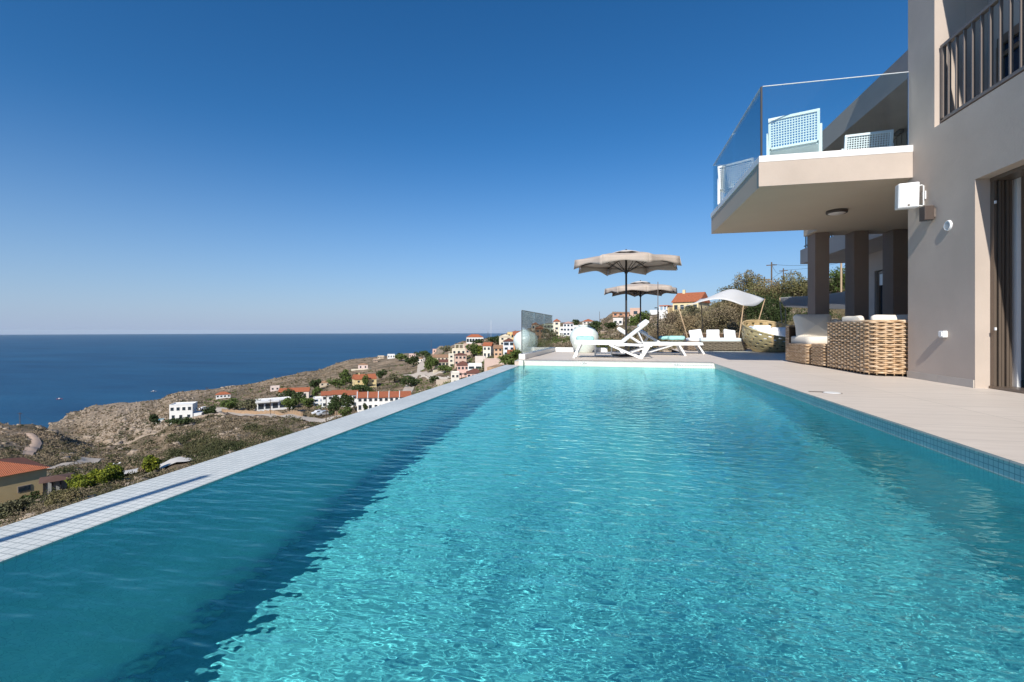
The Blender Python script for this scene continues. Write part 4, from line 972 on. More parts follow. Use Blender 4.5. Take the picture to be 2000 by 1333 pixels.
def house(label, x0, x1, ye, yb, roof='flat', wc=WHITE, rm=None, rh=None, D=None, wins=((3, 1),), yaw=0, t=None, tmin=40, group=None, shut=None, chim=None, cat='house', name='house', arch=False, extra=None):
    xm = (x0 + x1) / 2; p, rz, t = frame_at(xm, yb, t, tmin, yaw, t is not None)
    W = (x1 - x0) / F * t; Hh = (yb - ye) / F * t; D = D or max(4.5, W * .7)
    if yaw: W = max(2.5, (W - D * abs(math.sin(math.radians(yaw))) * .9) / math.cos(math.radians(yaw)))
    BLOCK.append((p.x + (D / 2) * p.x / math.hypot(p.x, p.y), p.y + (D / 2) * p.y / math.hypot(p.x, p.y), max(W, D) * .62))
    r = thing(name, label, cat, p, rz, group); wm = wallmat(wc)
    mb = MB().box(-W / 2, W / 2, 0, D, -4, Hh)
    if roof == 'gable': mb.add([(-W / 2, 0, Hh), (-W / 2, D, Hh), (-W / 2, D / 2, Hh + (rh or 1.4) * .93)], [(0, 1, 2)]).add([(W / 2, 0, Hh), (W / 2, D, Hh), (W / 2, D / 2, Hh + (rh or 1.4) * .93)], [(0, 2, 1)])
    mb.build('wall', wm, r)
    if roof == 'flat':
        MB().box(-W / 2 - .06, W / 2 + .06, -.06, .18, Hh, Hh + .35).box(-W / 2 - .06, W / 2 + .06, D - .18, D + .06, Hh, Hh + .35).box(-W / 2 - .06, -W / 2 + .18, .18, D - .18, Hh, Hh + .35).box(W / 2 - .18, W / 2 + .06, .18, D - .18, Hh, Hh + .35).build('parapet', wm, r)
    else:
        rf = roof_mesh(roof, W, D, Hh, rh or min(W, D) * .25).build('roof', rm or MAT_ROOF, r, uv=True)
        if chim is not None: MB().box(W * chim - .3, W * chim + .3, D * .45, D * .45 + .6, Hh, Hh + (rh or 1.5) + .7).build('chimney', wm, rf)
    ns = len(wins)
    for s, row in enumerate(wins):
        cnt = row[0]; kind = row[1] if len(row) > 1 else 1; fh = Hh / ns
        for k in range(cnt):
            cx = -W / 2 + W * (k + .5) / cnt + random.uniform(-.03, .03) * W / cnt; cw = min(.55 * W / cnt, 1.15); z0 = fh * (ns - 1 - s) + fh * .32; hh = fh * .42
            if kind == 2: z0 = fh * (ns - 1 - s) + .05; hh = fh * .72; cw *= .95
            if kind == 3: cw = W / cnt * .78; hh = fh * .55; z0 = fh * (ns - 1 - s) + fh * .2
            wo = MB().box(cx - cw / 2 - .09, cx + cw / 2 + .09, -.05, -.003, z0 - .09, z0 + hh + .09).build('door' if kind == 2 else 'window', shut or wm, r)
            MB().box(cx - cw / 2, cx + cw / 2, -.075, -.051, z0, z0 + hh).build('pane', MAT_PANE, wo)
    nside = 2 if D > 6 else 1
    for k in range(nside):
        cy = D * (k + .5) / nside
        for sx in (-1, 1):
            x = sx * W / 2; a, b_ = sorted((x + sx * .003, x + sx * .06)); wo = MB().box(a, b_, cy - .5, cy + .5, Hh * .35, Hh * .7).build('window', shut or wm, r)
            a, b_ = sorted((x + sx * .061, x + sx * .08)); MB().box(a, b_, cy - .42, cy + .42, Hh * .38, Hh * .67).build('pane', MAT_PANE, wo)
    if extra: extra(r, W, Hh, D)
    return r
BLUE = M('blue_shutters', (.05, .22, .55), None, 5, .5)
def terrace_wall(W0, W1, y0, y1, h, mat):
    def f(r, W, Hh, D): MB().box(W * W0, W * W1, y0, y1, -4, h).build('terrace_wall', mat, r)
    return f
def pergola(W0, W1, dy, h, mat=None):
    def f(r, W, Hh, D):
        mb = MB().box(W * W0, W * W1, -dy, -.08, h, h + .16)
        n = 4
        for k in range(n + 1):
            x = W * W0 + (W * W1 - W * W0) * k / n; mb.box(x - .1, x + .1, -dy, -dy + .2, -2, h)
        mb.build('pergola', mat or MAT_STONEWALL, r)
    return f
# near left
house('large ochre house with an orange tiled hip roof beyond the near pool edge', -170, 66, 940, 1012, 'hip', (.66, .50, .26), MAT_ROOF, 1.5, 10, ((0, 1), (3, 1), (0, 1)), yaw=12, t=60, shut=wallmat((.35, .30, .26)))
r0 = thing('pergola', 'dark roofed open pergola beside the ochre house', 'pergola', frame_at(110, 968, None, 45)[0], frame_at(110, 968, None, 45)[1])
rr = roof_mesh('hip', 2.6, 3, 2.0, .35).build('roof', M('brown_pergola_roof', (.13, .07, .05), None, 3, .8), r0)
for x in (-1.2, -.4, .4, 1.2):
    for y in (.1, 2.8): MB().box(x - .06, x + .06, y - .06, y + .06, -1, 2.0).build('post', MAT_DARK, r0)
MB().box(-1.2, 1.2, 2.9, 3.0, -1, 1.9).build('back_wall', wallmat((.35, .36, .36)), r0)
# middle
house('white cubic two storey house with a small swimming pool on its left', 331, 376, 792, 822, 'flat', WHITE, None, None, 7, ((4, 1), (3, 2)), yaw=-16, tmin=120, extra=lambda r, W, Hh, D: MB().box(W / 2 + .001, W / 2 + 3.2, .4, D - .5, -4, Hh * .42).build('annex', wallmat(WHITE), r))
p, rz, t = frame_at(318, 823, None, 120)
r = thing('swimming_pool', 'tiny turquoise swimming pool left of the white cubic house', 'swimming pool', p, rz)
MB().box(-3, 3, 0, 5, -2, .55).build('surround', wallmat(WHITE), r); MB().box(-2.3, 2.3, .6, 4.4, .45, .57).build('water', M('small_pool_water', (.05, .42, .48), None, 1, .1), r)
house('small white cottage with a bright orange roof standing alone near the coast', 424, 448, 771, 778, 'hip', WHITE, MAT_ROOF, 1.6, 6, ((4, 1),), tmin=150)
house('single storey white villa with flat roof above the ochre stone wall', 505, 570, 783, 801, 'flat', WHITE, None, None, 8, ((5, 3),), yaw=8, tmin=120, extra=lambda r, W, Hh, D: MB().box(-W * .56, W * .1, -1.6, -.07, Hh * .92, Hh + .3).build('canopy', wallmat(WHITE), r))
house('tiny pale pink cottage behind the long red roofed house', 529, 545, 756, 764, 'flat', (.74, .62, .56), None, None, 5, ((2, 1),), tmin=150)
house('long pale house with a low red roof behind the hedge', 546, 602, 766, 780, 'gable', (.70, .62, .55), MAT_ROOF, 2.0, 8, ((4, 1),), tmin=150, yaw=-6)
house('small tan roofed house among the trees below the coast', 625, 645, 748, 755, 'hip', SAND, MAT_ROOFT, 1.2, 6, ((2, 1),), tmin=150)
house('white cubic house with bright blue window frames', 613, 634, 779, 794, 'flat', WHITE, None, None, 5, ((2, 1), (2, 1)), tmin=130, shut=BLUE)
for k, (a, b_, e_, y_) in enumerate(((629, 650, 772, 797), (650, 674, 770, 797), (674, 698, 771, 796))):
    house(('leftmost', 'middle', 'rightmost')[k] + ' of the three joined white houses with orange roofs next to the blue framed house', a, b_, e_, y_, 'mono', WHITE, MAT_ROOF, 1.1, 5, ((2, 1), (2, 2 if k == 2 else 1)), tmin=130, group='joined white houses with orange roofs', extra=(lambda r, W, Hh, D: MB().box(-W * .4, W * .4, -2.2, -.08, Hh * .45, Hh * .52).build('awning', MAT_ROOFT, r)) if k == 1 else None)
_t = ground(750, 801, 130)
for k in range(5):
    a = 698 + k * 20.6; lab = ('first', 'second', 'third', 'fourth', 'fifth')[k] + ' from the left in the row of five white terraced houses along the pool edge'
    house(lab, a, a + 20.2, 776 - k * .4, 801 - k * .6, 'mono', WHITE, MAT_ROOF, 1.0, 4.6, ((2, 1), (2, 2)), group='white terraced houses in a row of five', t=(_t or 190) + (k % 2) * .7, extra=lambda r, W, Hh, D: MB().add([(-W/2-.1,-.4,Hh-.3),(-W/2+.12,-.4,Hh-.3),(-W/2+.12,D+.3,Hh-.3),(-W/2-.1,D+.3,Hh-.3),(-W/2-.1,-.4,Hh+.06),(-W/2+.12,-.4,Hh+.06),(-W/2+.12,D+.3,Hh+1.12),(-W/2-.1,D+.3,Hh+1.12)], [(0,3,2,1),(4,5,6,7),(0,1,5,4),(1,2,6,5),(2,3,7,6),(3,0,4,7)]).build('parapet', wallmat(WHITE), r))
house('yellow two storey house with a red roof and chimney on the slope', 692, 737, 741, 759, 'gable', YELLOW, MAT_ROOF, 2.6, 8, ((3, 1), (2, 3)), yaw=12, tmin=180, chim=-.25, extra=terrace_wall(-.62, .45, -3.2, -.1, 1.2, wallmat(YELLOW)))
house('small pink and white house surrounded by a pale garden wall', 700, 718, 713, 722, 'hip', (.75, .60, .54), MAT_ROOFT, 1.2, 7, ((2, 1),), tmin=220, extra=terrace_wall(-1.2, 1.6, -4, -3.5, .9, wallmat(CREAM)))
for k, (a, b_, e_, y_, c_) in enumerate(((738, 750, 696, 701, 'sand coloured house at the left end of the distant coastal hamlet'), (757, 771, 693, 701, 'white house in the middle of the distant coastal hamlet'), (729, 738, 702, 708, 'tiny stone hut below the distant coastal hamlet'), (799, 812, 692, 699, 'low pink house at the right end of the distant coastal hamlet'))):
    house(c_, a, b_, e_, y_, 'flat', (SAND, WHITE, STONE, (.7, .52, .45))[k], None, None, 6, ((3, 1),), tmin=300, group='distant coastal hamlet')
# village centre
house('long sand coloured building with a terracotta shed roof left of the village centre', 846, 876, 698, 706, 'mono', SAND, MAT_ROOFT, 1.4, 7, ((4, 1),), tmin=170)
house('long low cream house with a dark roof above the lane', 849, 877, 707, 716, 'mono', CREAM, MAT_ROOFD, 1.0, 6, ((4, 3),), tmin=150)
house('cream cubic house with white columns on its flat roof', 883, 909, 683, 706, 'flat', CREAM, None, None, 7, ((3, 1), (2, 1)), tmin=150, extra=lambda r, W, Hh, D: MB().box(-W * .3, -W * .24, .1, .4, Hh + .35, Hh + 2.4).box(W * .0, W * .06, .1, .4, Hh + .35, Hh + 2.4).box(W * .3, W * .36, .1, .4, Hh + .35, Hh + 2.4).box(-W * .32, W * .38, 0, 3, Hh + 2.4, Hh + 2.6).build('roof_pergola', wallmat(CREAM), r))
house('small cream block left of the pink house with a dark hip roof', 876, 887, 693, 718, 'flat', (.74, .68, .56), None, None, 5, ((1, 1), (1, 1), (1, 1)), tmin=150)
house('dusty pink house with a maroon hip roof below the cream columned house', 888, 911, 694, 714, 'hip', PINK, MAT_ROOFD, 1.0, 7, ((3, 1), (3, 1)), tmin=130)
house('pink two storey house with a wide maroon roof in the lower village', 893, 915, 714, 737, 'hip', (.68, .46, .40), MAT_ROOFD, 1.5, 7, ((3, 1), (2, 1)), tmin=120)
house('white house with roof garden right of the lower pink house', 914, 941, 714, 731, 'flat', WHITE, None, None, 7, ((2, 3), (2, 1)), tmin=120)
house('lowest pink house with a broad maroon roof at the pool edge line', 912, 944, 729, 741, 'hip', (.68, .46, .40), MAT_ROOFD, 1.2, 7, ((4, 1),), tmin=110)
house('cream arched house at the bottom of the village', 881, 897, 730, 752, 'flat', (.74, .70, .62), None, None, 6, ((2, 1), (1, 2)), tmin=110)
house('white veranda house with an orange hip roof standing against the sea', 911, 944, 659, 671, 'hip', WHITE, MAT_ROOF, 2.4, 9, ((6, 3),), tmin=230)
house('pink stone building under the white veranda house', 905, 940, 673, 692, 'flat', (.58, .42, .34), None, None, 7, ((3, 1), (2, 1)), tmin=200)
house('cream tower like house with an orange roof in the village middle', 941, 961, 676, 699, 'gable', (.78, .73, .62), MAT_ROOF, 1.6, 6, ((2, 1), (2, 2)), tmin=150, yaw=-12)
def ww(label, x0, x1, y0, y1, c, tmin=110):
    p, rz, t = frame_at((x0 + x1) / 2, y1, None, tmin); W = (x1 - x0) / F * t; Hh = (y1 - y0) / F * t
    r = thing('retaining_wall', label, 'retaining wall', p, rz); m_ = wallmat(c)
    MB().box(-W / 2, W / 2, 0, .8, -5, Hh).build('wall', m_, r); MB().box(-W / 2 - .05, W / 2 + .05, -.05, .85, Hh, Hh + .2).build('coping', wallmat(tuple(min(.8, x * 1.15) for x in c)), r)
ww('tall smooth pink retaining wall below the cream tower house', 946, 1004, 702, 732, (.62, .47, .40))
ww('pale wall with a gate left of the tower house yard', 928, 948, 697, 712, (.70, .62, .56))
house('cream house with a domed white chimney behind the tower house', 975, 999, 658, 676, 'gablef', CREAM, wallmat(CREAM), 1.4, 7, ((2, 1), (2, 1)), tmin=200)
house('yellow ochre house with a flat roof high in the village', 991, 1011, 650, 664, 'flat', (.72, .54, .26), None, None, 7, ((3, 1),), tmin=230)
house('white three storey house with pale blue shade on its balconies', 983, 1006, 667, 696, 'gablef', WHITE, MAT_ROOFD, 1.2, 7, ((2, 3), (2, 1), (2, 1)), tmin=150, shut=M('pale_blue_trim', (.35, .50, .68), None, 4, .6))
house('orange plastered house just left of the glass screen', 1003, 1022, 655, 697, 'gable', (.66, .34, .17), MAT_ROOF, 1.3, 7, ((2, 1), (2, 1), (2, 1)), tmin=160)
house('terracotta roofed shed above the cactus bush near the pool corner', 992, 1016, 690, 701, 'mono', (.64, .40, .26), MAT_ROOF, .9, 5, ((2, 1),), tmin=120)
# seen through the glass and beyond
house('brick coloured two storey house seen through the glass screen', 1046, 1063, 642, 664, 'hip', (.36, .19, .12), MAT_ROOF, 1.3, 7, ((2, 1), (2, 1)), tmin=150)
house('small red roofed house on the crest seen through the glass', 1038, 1052, 634, 645, 'hip', (.5, .38, .3), MAT_ROOF, 1.3, 6, ((2, 1),), tmin=250)
house('grey green flat house seen at the far end of the glass screen', 1062, 1081, 634, 650, 'flat', GREEN_, None, None, 7, ((3, 3), (3, 1)), tmin=230)
house('narrow cream house with a red roof between the glass and the white complex', 1081, 1094, 628, 656, 'hip', (.74, .66, .54), MAT_ROOF, 1.2, 6, ((1, 1), (1, 1), (1, 1)), tmin=180)
house('tall white house with many dark windows and a pinkish roof', 1100, 1120, 632, 657, 'hip', WHITE, M('pink_tiles', (.55, .34, .28), None, 1, .9), .9, 7, ((3, 1), (3, 1), (3, 1)), tmin=180, shut=M('grey_blue_trim', (.40, .46, .55), None, 4, .6))
house('lower white wing right of the tall white house', 1119, 1131, 638, 658, 'flat', WHITE, None, None, 6, ((1, 1), (2, 1)), tmin=180)
house('small white house left of the tall white house', 1093, 1102, 640, 657, 'flat', (.76, .75, .72), None, None, 6, ((1, 1), (2, 1)), tmin=180)
house('low house with an orange roof on the skyline right of the white complex', 1138, 1160, 628, 634, 'hip', (.7, .66, .6), MAT_ROOF, 1.4, 7, ((3, 1),), tmin=200)
house('long stone building with a terracotta wall on the hill top', 1197, 1228, 611, 619, 'mono', (.55, .30, .19), MAT_ROOFT, .6, 6, ((3, 1),), tmin=120)
house('square pink ruin like house with one round window on the hill top', 1231, 1252, 604, 619, 'flat', (.62, .43, .34), None, None, 5, ((1, 1),), tmin=120)
house('white flat house half way up the hill behind the umbrella pole', 1198, 1216, 624, 636, 'flat', (.76, .72, .68), None, None, 6, ((2, 1),), tmin=70)
house('pale pink garage right of the white flat hill house', 1229, 1246, 621, 632, 'flat', (.66, .54, .46), None, None, 5, ((1, 1),), tmin=70)
ww('long low white terrace wall on the hill left of the yellow house', 1270, 1312, 607, 613, WHITE, 80)
def hillhouse(r, W, Hh, D):
    MB().box(-W * .62, -W * .50, -2.5, .4, -3, Hh * .55).build('annex', wallmat((.66, .50, .28)), r)
    pg = MB().box(-W * .86, -W * .5, -3.2, 1.5, Hh * .62, Hh * .7).build('porch_roof', MAT_ROOF, r)
    for x in (-.84, -.7, -.56): MB().box(W * x - .12, W * x + .12, -3.1, -2.9, -2, Hh * .62).build('post', wallmat(WHITE), pg)
    MB().box(-W * .84, -W * .52, -3.3, -3.15, -2, Hh * .22).build('terrace_parapet', wallmat(WHITE), r)
house('yellow gabled house with a bright red roof and chimney on the hill above the sail', 1305, 1372, 590, 612, 'gable', (.72, .62, .38), MAT_ROOF, 2.6, 9, ((4, 1),), tmin=60, chim=-.28, yaw=-18, extra=hillhouse)

house('pink hut at the foot of the rock knoll beside the two dark poles', 845, 852, 683, 690, 'flat', (.66, .44, .36), None, None, 4, ((1, 1),), tmin=230)
house('tall sand orange building between the tower house and the white three storey house', 965, 981, 680, 705, 'mono', (.62, .42, .28), MAT_ROOFT, 1.0, 6, ((2, 1), (2, 1), (1, 1)), tmin=150)
house('cream gable house seen at the left part of the glass screen', 1024, 1037, 648, 668, 'gable', (.72, .62, .48), MAT_ROOFD, 1.3, 6, ((2, 1), (2, 1)), tmin=150)
house('grey roofed low stone house among the trees right of the white complex', 1134, 1152, 648, 656, 'mono', (.5, .44, .38), wallmat((.34, .33, .32)), 1.0, 6, ((3, 1),), tmin=120)
house('low sand coloured annex at the foot of the brick coloured house', 1064, 1080, 658, 668, 'flat', SAND, None, None, 5, ((2, 1),), tmin=110)
house('small white cottage with a tan roof left of the distant lane end', 815, 826, 701, 708, 'hip', (.72, .68, .62), MAT_ROOFT, 1.0, 5, ((2, 1),), tmin=280)
ww('long low stone retaining wall under the lower village gardens', 852, 882, 743, 752, (.52, .44, .36))
p, rz, t = frame_at(905, 741, None, 110); r = thing('pergola', 'dark wooden pergola with plants in front of the lowest pink houses', 'pergola', p, rz)
MB().box(-2.2, 2.2, -2.5, .0, 2.0, 2.15).build('roof', MAT_LAMPB, r)
for x in (-2.1, -.7, .7, 2.1): MB().box(x - .08, x + .08, -2.45, -2.3, -2, 2.0).build('post', MAT_LAMPB, r)
# stone walls, roads
def drape(pts, wdt, mat, name, lift=.25, tmin=60):
    W3 = []
    for (a, b_) in pts:
        t = ground(a, b_, tmin)
        if t: q = P(a, b_, t); W3.append((q.x, q.y))
    mb = MB(); vs = []
    fine = []
    for (a, b_) in zip(W3, W3[1:]):
        n_ = max(1, int(math.hypot(b_[0] - a[0], b_[1] - a[1]) / 2.5))
        for k in range(n_): fine.append((a[0] + (b_[0] - a[0]) * k / n_, a[1] + (b_[1] - a[1]) * k / n_))
    fine.append(W3[-1])
    for i, q in enumerate(fine):
        a = fine[max(i - 2, 0)]; b_ = fine[min(i + 2, len(fine) - 1)]; d = Vector((b_[0] - a[0], b_[1] - a[1], 0)).normalized(); n_ = Vector((-d.y, d.x, 0))
        for k in range(5):
            s = (k / 4 - .5) * wdt; x, y = q[0] + n_.x * s, q[1] + n_.y * s; vs.append((x, y, gz(x, y) + lift + .15 * (1 - abs(k - 2) / 2)))
        BLOCK.append((q[0], q[1], wdt * .75))
    fs = [(i * 5 + k, i * 5 + k + 1, (i + 1) * 5 + k + 1, (i + 1) * 5 + k) for i in range(len(fine) - 1) for k in range(4)]
    return struct(mb.add(vs, fs).build(name, mat, smooth=True))
drape([(396, 806), (410, 800), (425, 799), (440, 806), (480, 811), (540, 814), (590, 817), (625, 822), (650, 822)], 5.5, MAT_ROAD, 'road', tmin=110)
drape([(835, 690), (828, 700), (822, 712), (822, 724), (812, 732), (806, 745), (800, 757), (793, 770)], 5.0, MAT_ROAD, 'lane', tmin=140)
drape([(786, 734), (800, 733), (815, 732), (845, 734), (870, 728)], 4.0, MAT_ROAD, 'village_path', tmin=140)
drape([(36, 848), (58, 848), (66, 856), (72, 866), (60, 880), (50, 892)], 2.6, M('pink_dirt_track', (.66, .47, .34), None, .6, .95, .1), 'dirt_track', tmin=90)
drape([(86, 920), (130, 912), (175, 903), (182, 898)], 4.0, MAT_ROAD, 'lower_road', tmin=60)
drape([(238, 932), (262, 922), (300, 912), (345, 908)], 4.5, M('pale_concrete', (.64, .60, .54), None, .8, .9), 'concrete_yard', tmin=50)
def stone_wall(label, pts, hpx, mat, tmin=60, cat='stone wall'):
    W3 = []
    for (a, b_) in pts:
        t = ground(a, b_, tmin)
        if t: q = P(a, b_, t); W3.append((q.x, q.y, t))
    mb = MB(); O = Vector((W3[0][0], W3[0][1], gz(W3[0][0], W3[0][1])))
    tm = sum(q[2] for q in W3) / len(W3); h = hpx / F * tm
    for a, b_ in zip(W3, W3[1:]):
        n_ = max(1, int(math.hypot(b_[0] - a[0], b_[1] - a[1]) / 4))
        for k in range(n_):
            s0, s1 = k / n_, (k + 1) / n_; p0 = Vector((a[0] + (b_[0] - a[0]) * s0, a[1] + (b_[1] - a[1]) * s0, 0)); p1 = Vector((a[0] + (b_[0] - a[0]) * s1, a[1] + (b_[1] - a[1]) * s1, 0))
            z = (gz(p0.x, p0.y) + gz(p1.x, p1.y)) / 2; p0.z = p1.z = z + h / 2 - .75; mb.bar(p0 - O, p1 - O, .5, h + 1.5)
            BLOCK.append((p0.x, p0.y, 1.6))
    o = mb.build('stone_wall', mat); o.location = O; tag(o, label, cat)
stone_wall('long curving ochre stone wall above the bend of the road', [(434, 806), (460, 808), (500, 811), (545, 813), (590, 815)], 7.5, MAT_STONEWALL, 110)
stone_wall('short ochre stone wall at the parking bay below the white houses', [(638, 803), (650, 806), (662, 812)], 6, MAT_STONEWALL, 110)
stone_wall('low tan field wall behind the loungers at the foot of the hill', [(1165, 661), (1195, 661), (1228, 662)], 6, M('tan_masonry', (.50, .38, .22), None, 2, .9), 40)
stone_wall('cream garden wall beside the village lane', [(846, 731), (862, 722), (874, 716)], 4, wallmat(CREAM), 130)
stone_wall('low pale garden wall along the lower lane', [(820, 738), (850, 739), (880, 738)], 3, wallmat((.70, .62, .54)), 120)
stone_wall('pale kerb wall along the concrete yard near the ochre house', [(238, 942), (270, 934), (310, 921)], 2.5, wallmat((.5, .45, .4)), 50)
stone_wall('low rubble wall in front of the yellow green bushes', [(138, 962), (185, 955), (225, 944)], 3, MAT_STONEWALL, 50)
# cars
def car(label, px, py, col, yaw, tmin=100):
    p, rz, t = frame_at(px, py, None, tmin, yaw); p.z += .35
    r = thing('parked_car', label, 'car', p, rz, 'cars parked in the village'); mc = M('car_paint', col, None, 2, .3, .6)
    prof = [(-2.1, .35), (-2.1, .75), (-1.95, .92), (-1.2, 1.0), (-.75, 1.42), (.75, 1.46), (1.35, 1.0), (1.95, .9), (2.1, .7), (2.1, .35)]
    mb = MB(); n_ = len(prof); vs = [(x, -.82, z) for x, z in prof] + [(x, .82, z) for x, z in prof]
    mb.add(vs, [tuple(range(n_)), tuple(range(2 * n_ - 1, n_ - 1, -1))] + [(i, i + n_, (i + 1) % n_ + n_, (i + 1) % n_) for i in range(n_)]); mb.build('body', mc, r, bevel=.05)
    MB().add([(-1.1, -.832, 1.02), (-.7, -.832, 1.36), (.7, -.832, 1.39), (1.2, -.832, 1.02)], [(0, 3, 2, 1)]).add([(-1.1, .832, 1.02), (-.7, .832, 1.36), (.7, .832, 1.39), (1.2, .832, 1.02)], [(0, 1, 2, 3)]).build('window', MAT_PANE, r)
    for x in (-1.3, 1.3):
        for y in (-.85, .65):
            o = MB().lathe([(.001, 0), (.33, 0), (.33, .2), (.001, .2)], 16).build('wheel', MAT_DARK, r); o.location = (x, y, .33); o.rotation_euler = (-PI / 2, 0, 0)
car('white car parked in the bay below the joined white houses', 622, 812, (.75, .75, .76), 25)
car('silver car parked beside the white car in the bay', 633, 814, (.42, .44, .46), 25)
car('white car at the road end beside the white cubic house', 398, 802, (.75, .75, .76), 40)
car('white van like car in the village below the terracotta shed roof', 851, 712, (.78, .78, .8), 10)
# boats
def boat(label, px, py, hull):
    t = (EYE - SEA) * F / (py - HOR) * 1.0; p = P(px, py, t); p.z = SEA - (p.x ** 2 + p.y ** 2) / (2 * 6371000) + .15; s = 5
    r = thing('small_boat', label, 'boat', p, .4, 'small boats on the sea'); o = MB()
    sec = [(-1, .0, .35), (-.6, .32, .3), (0, .36, .3), (.6, .28, .34), (1, .02, .45)]
    vs = []; 
    for x, w_, z in sec: vs += [(x * s, -w_ * s * .8, z * s * .4), (x * s, 0, -.06 * s), (x * s, w_ * s * .8, z * s * .4)]
    fs = []
    for i in range(4): fs += [(i * 3, i * 3 + 1, i * 3 + 4, i * 3 + 3), (i * 3 + 1, i * 3 + 2, i * 3 + 5, i * 3 + 4), (i * 3, i * 3 + 3, i * 3 + 5, i * 3 + 2)]
    o.add(vs, fs).build('hull', M('boat_hull', hull, None, 1, .5), r); MB().box(-.3 * s, .25 * s, -.16 * s, .16 * s, .1 * s, .42 * s).build('cabin', wallmat((.6, .55, .55)), r, bevel=.2)
    MB().tube([(0, 0, .4 * s), (0, 0, 1.1 * s)], .08 * s / 4, 6).build('mast', MAT_DARK, r)
boat('small red boat on the open sea at the left', 116, 780, (.55, .06, .05))
boat('small pale boat on the sea just off the headland', 300, 765, (.6, .56, .54))
# utility poles
PT = {}
def upole(key, label, px, yb, yt, t=None, tmin=50, arms=True, mat=None, r0=.12):
    p, rz, t = frame_at(px, yb, t, tmin); h = (yb - yt) / F * t
    r = thing('utility_pole', label, 'utility pole', p, rz, 'utility poles'); MB().tube([(0, 0, -1), (0, 0, h)], r0, 8, r0 * .75).build('pole', mat or LM['bark'], r)
    if arms: MB().box(-.7, .7, -.06, .06, h - .5, h - .38).build('crossarm', LM['bark'], r)
    PT[key] = p + Vector((0, 0, h - .3)); return r
upole('a', 'wooden utility pole standing by the white cubic house at the road end', 404, 800, 757, tmin=150)
upole('b', 'tall utility pole rising in front of the joined white houses', 637, 832, 772, tmin=90)
upole('c', 'lone utility pole on the dark knoll against the sea at the far left', 39, 842, 806, tmin=120)
upole('d', 'thin utility pole in the gully right of the dark knoll', 193, 888, 862, tmin=90)
upole('e', 'utility pole behind the yellow red roofed house', 681, 745, 722, tmin=220)
upole('f', 'utility pole at the top of the village lane', 842, 702, 664, tmin=230)
upole('g', 'slim mast beside the orange roofed veranda house', 953, 672, 648, tmin=230, arms=False)
upole('h', 'taller pale mast right of the slim mast in the village', 959, 672, 626, tmin=230, arms=False, mat=MAT_STEELWHITE, r0=.08)
upole('i', 'utility pole beside the white flat villa above the stone wall', 528, 812, 780, tmin=100)
upole('j', 'tall dark utility pole with wires on the hill beside the wing balcony', 1507, 545, 484, t=70)
upole('k', 'double legged utility pole right of the tallest one on the hill', 1530, 548, 508, t=85)
upole('l', 'short pale utility pole left of the tallest one on the hill', 1493, 545, 511, t=80)
upole('m', 'thin pole on the hill skyline above the tall white house', 1171, 628, 606, tmin=150, arms=False)
p, rz, t = frame_at(1643, 560, 32); r = thing('wooden_post', 'pale wooden post on the bank seen between the first two brown pillars', 'post', p, rz); MB().tube([(0, 0, -.5), (0, 0, 2.6)], .06, 8).build('pole', MAT_BAMBOO, r); MB().lathe([(.06, 2.6), (.07, 2.62), (.001, 2.66)], 8).build('cap', MAT_DARK, r)
def wire(label, a, b_, sag, r0=.02):
    pts = []
    for k in range(17):
        s = k / 16; pts.append(a * (1 - s) + b_ * s - Vector((0, 0, sag * 4 * s * (1 - s))))
    O = pts[0].copy(); o = MB().tube([q - O for q in pts], r0, 5).build('power_line', MAT_DARK); o.location = O; tag(o, label, 'power line', 'power lines')
wire('power line running from the tallest hill pole to the right behind the villa', PT['j'], P(1700, 492, 60), .8)
wire('power line from the double legged hill pole to the right behind the villa', PT['k'], P(1700, 498, 70), .5)
wire('short power line joining the tallest hill pole and the double legged pole', PT['j'], PT['k'], 1.0)
wire('power line falling from the double legged hill pole down the hill to the left', PT['k'], P(1440, 575, 60), .5)
wire('thin power line crossing the gully on the left', PT['c'], PT['d'] + Vector((0, 0, 0)), 2.0, .03)
wire('power line from the gully pole to the white cubic house', PT['d'], PT['a'], 3.0, .03)
# street lamp near the yellow bushes
p, rz, t = frame_at(228, 944, None, 50); r = thing('street_lamp', 'twin headed street lamp behind the yellow green bushes', 'street lamp', p, rz)
h = (944 - 906) / F * t; MB().tube([(0, 0, 0), (0, 0, h)], .05, 8).build('pole', MAT_DARK, r)
for s in (-1, 1): MB().tube([(0, 0, h - .1), (s * .35, 0, h)], .03, 6).lathe([(.001, .15), (.12, .1), (.15, 0), (.001, -.02)], 12, (s * .35, 0, h)).build('lamp_head', wallmat(WHITE), r)

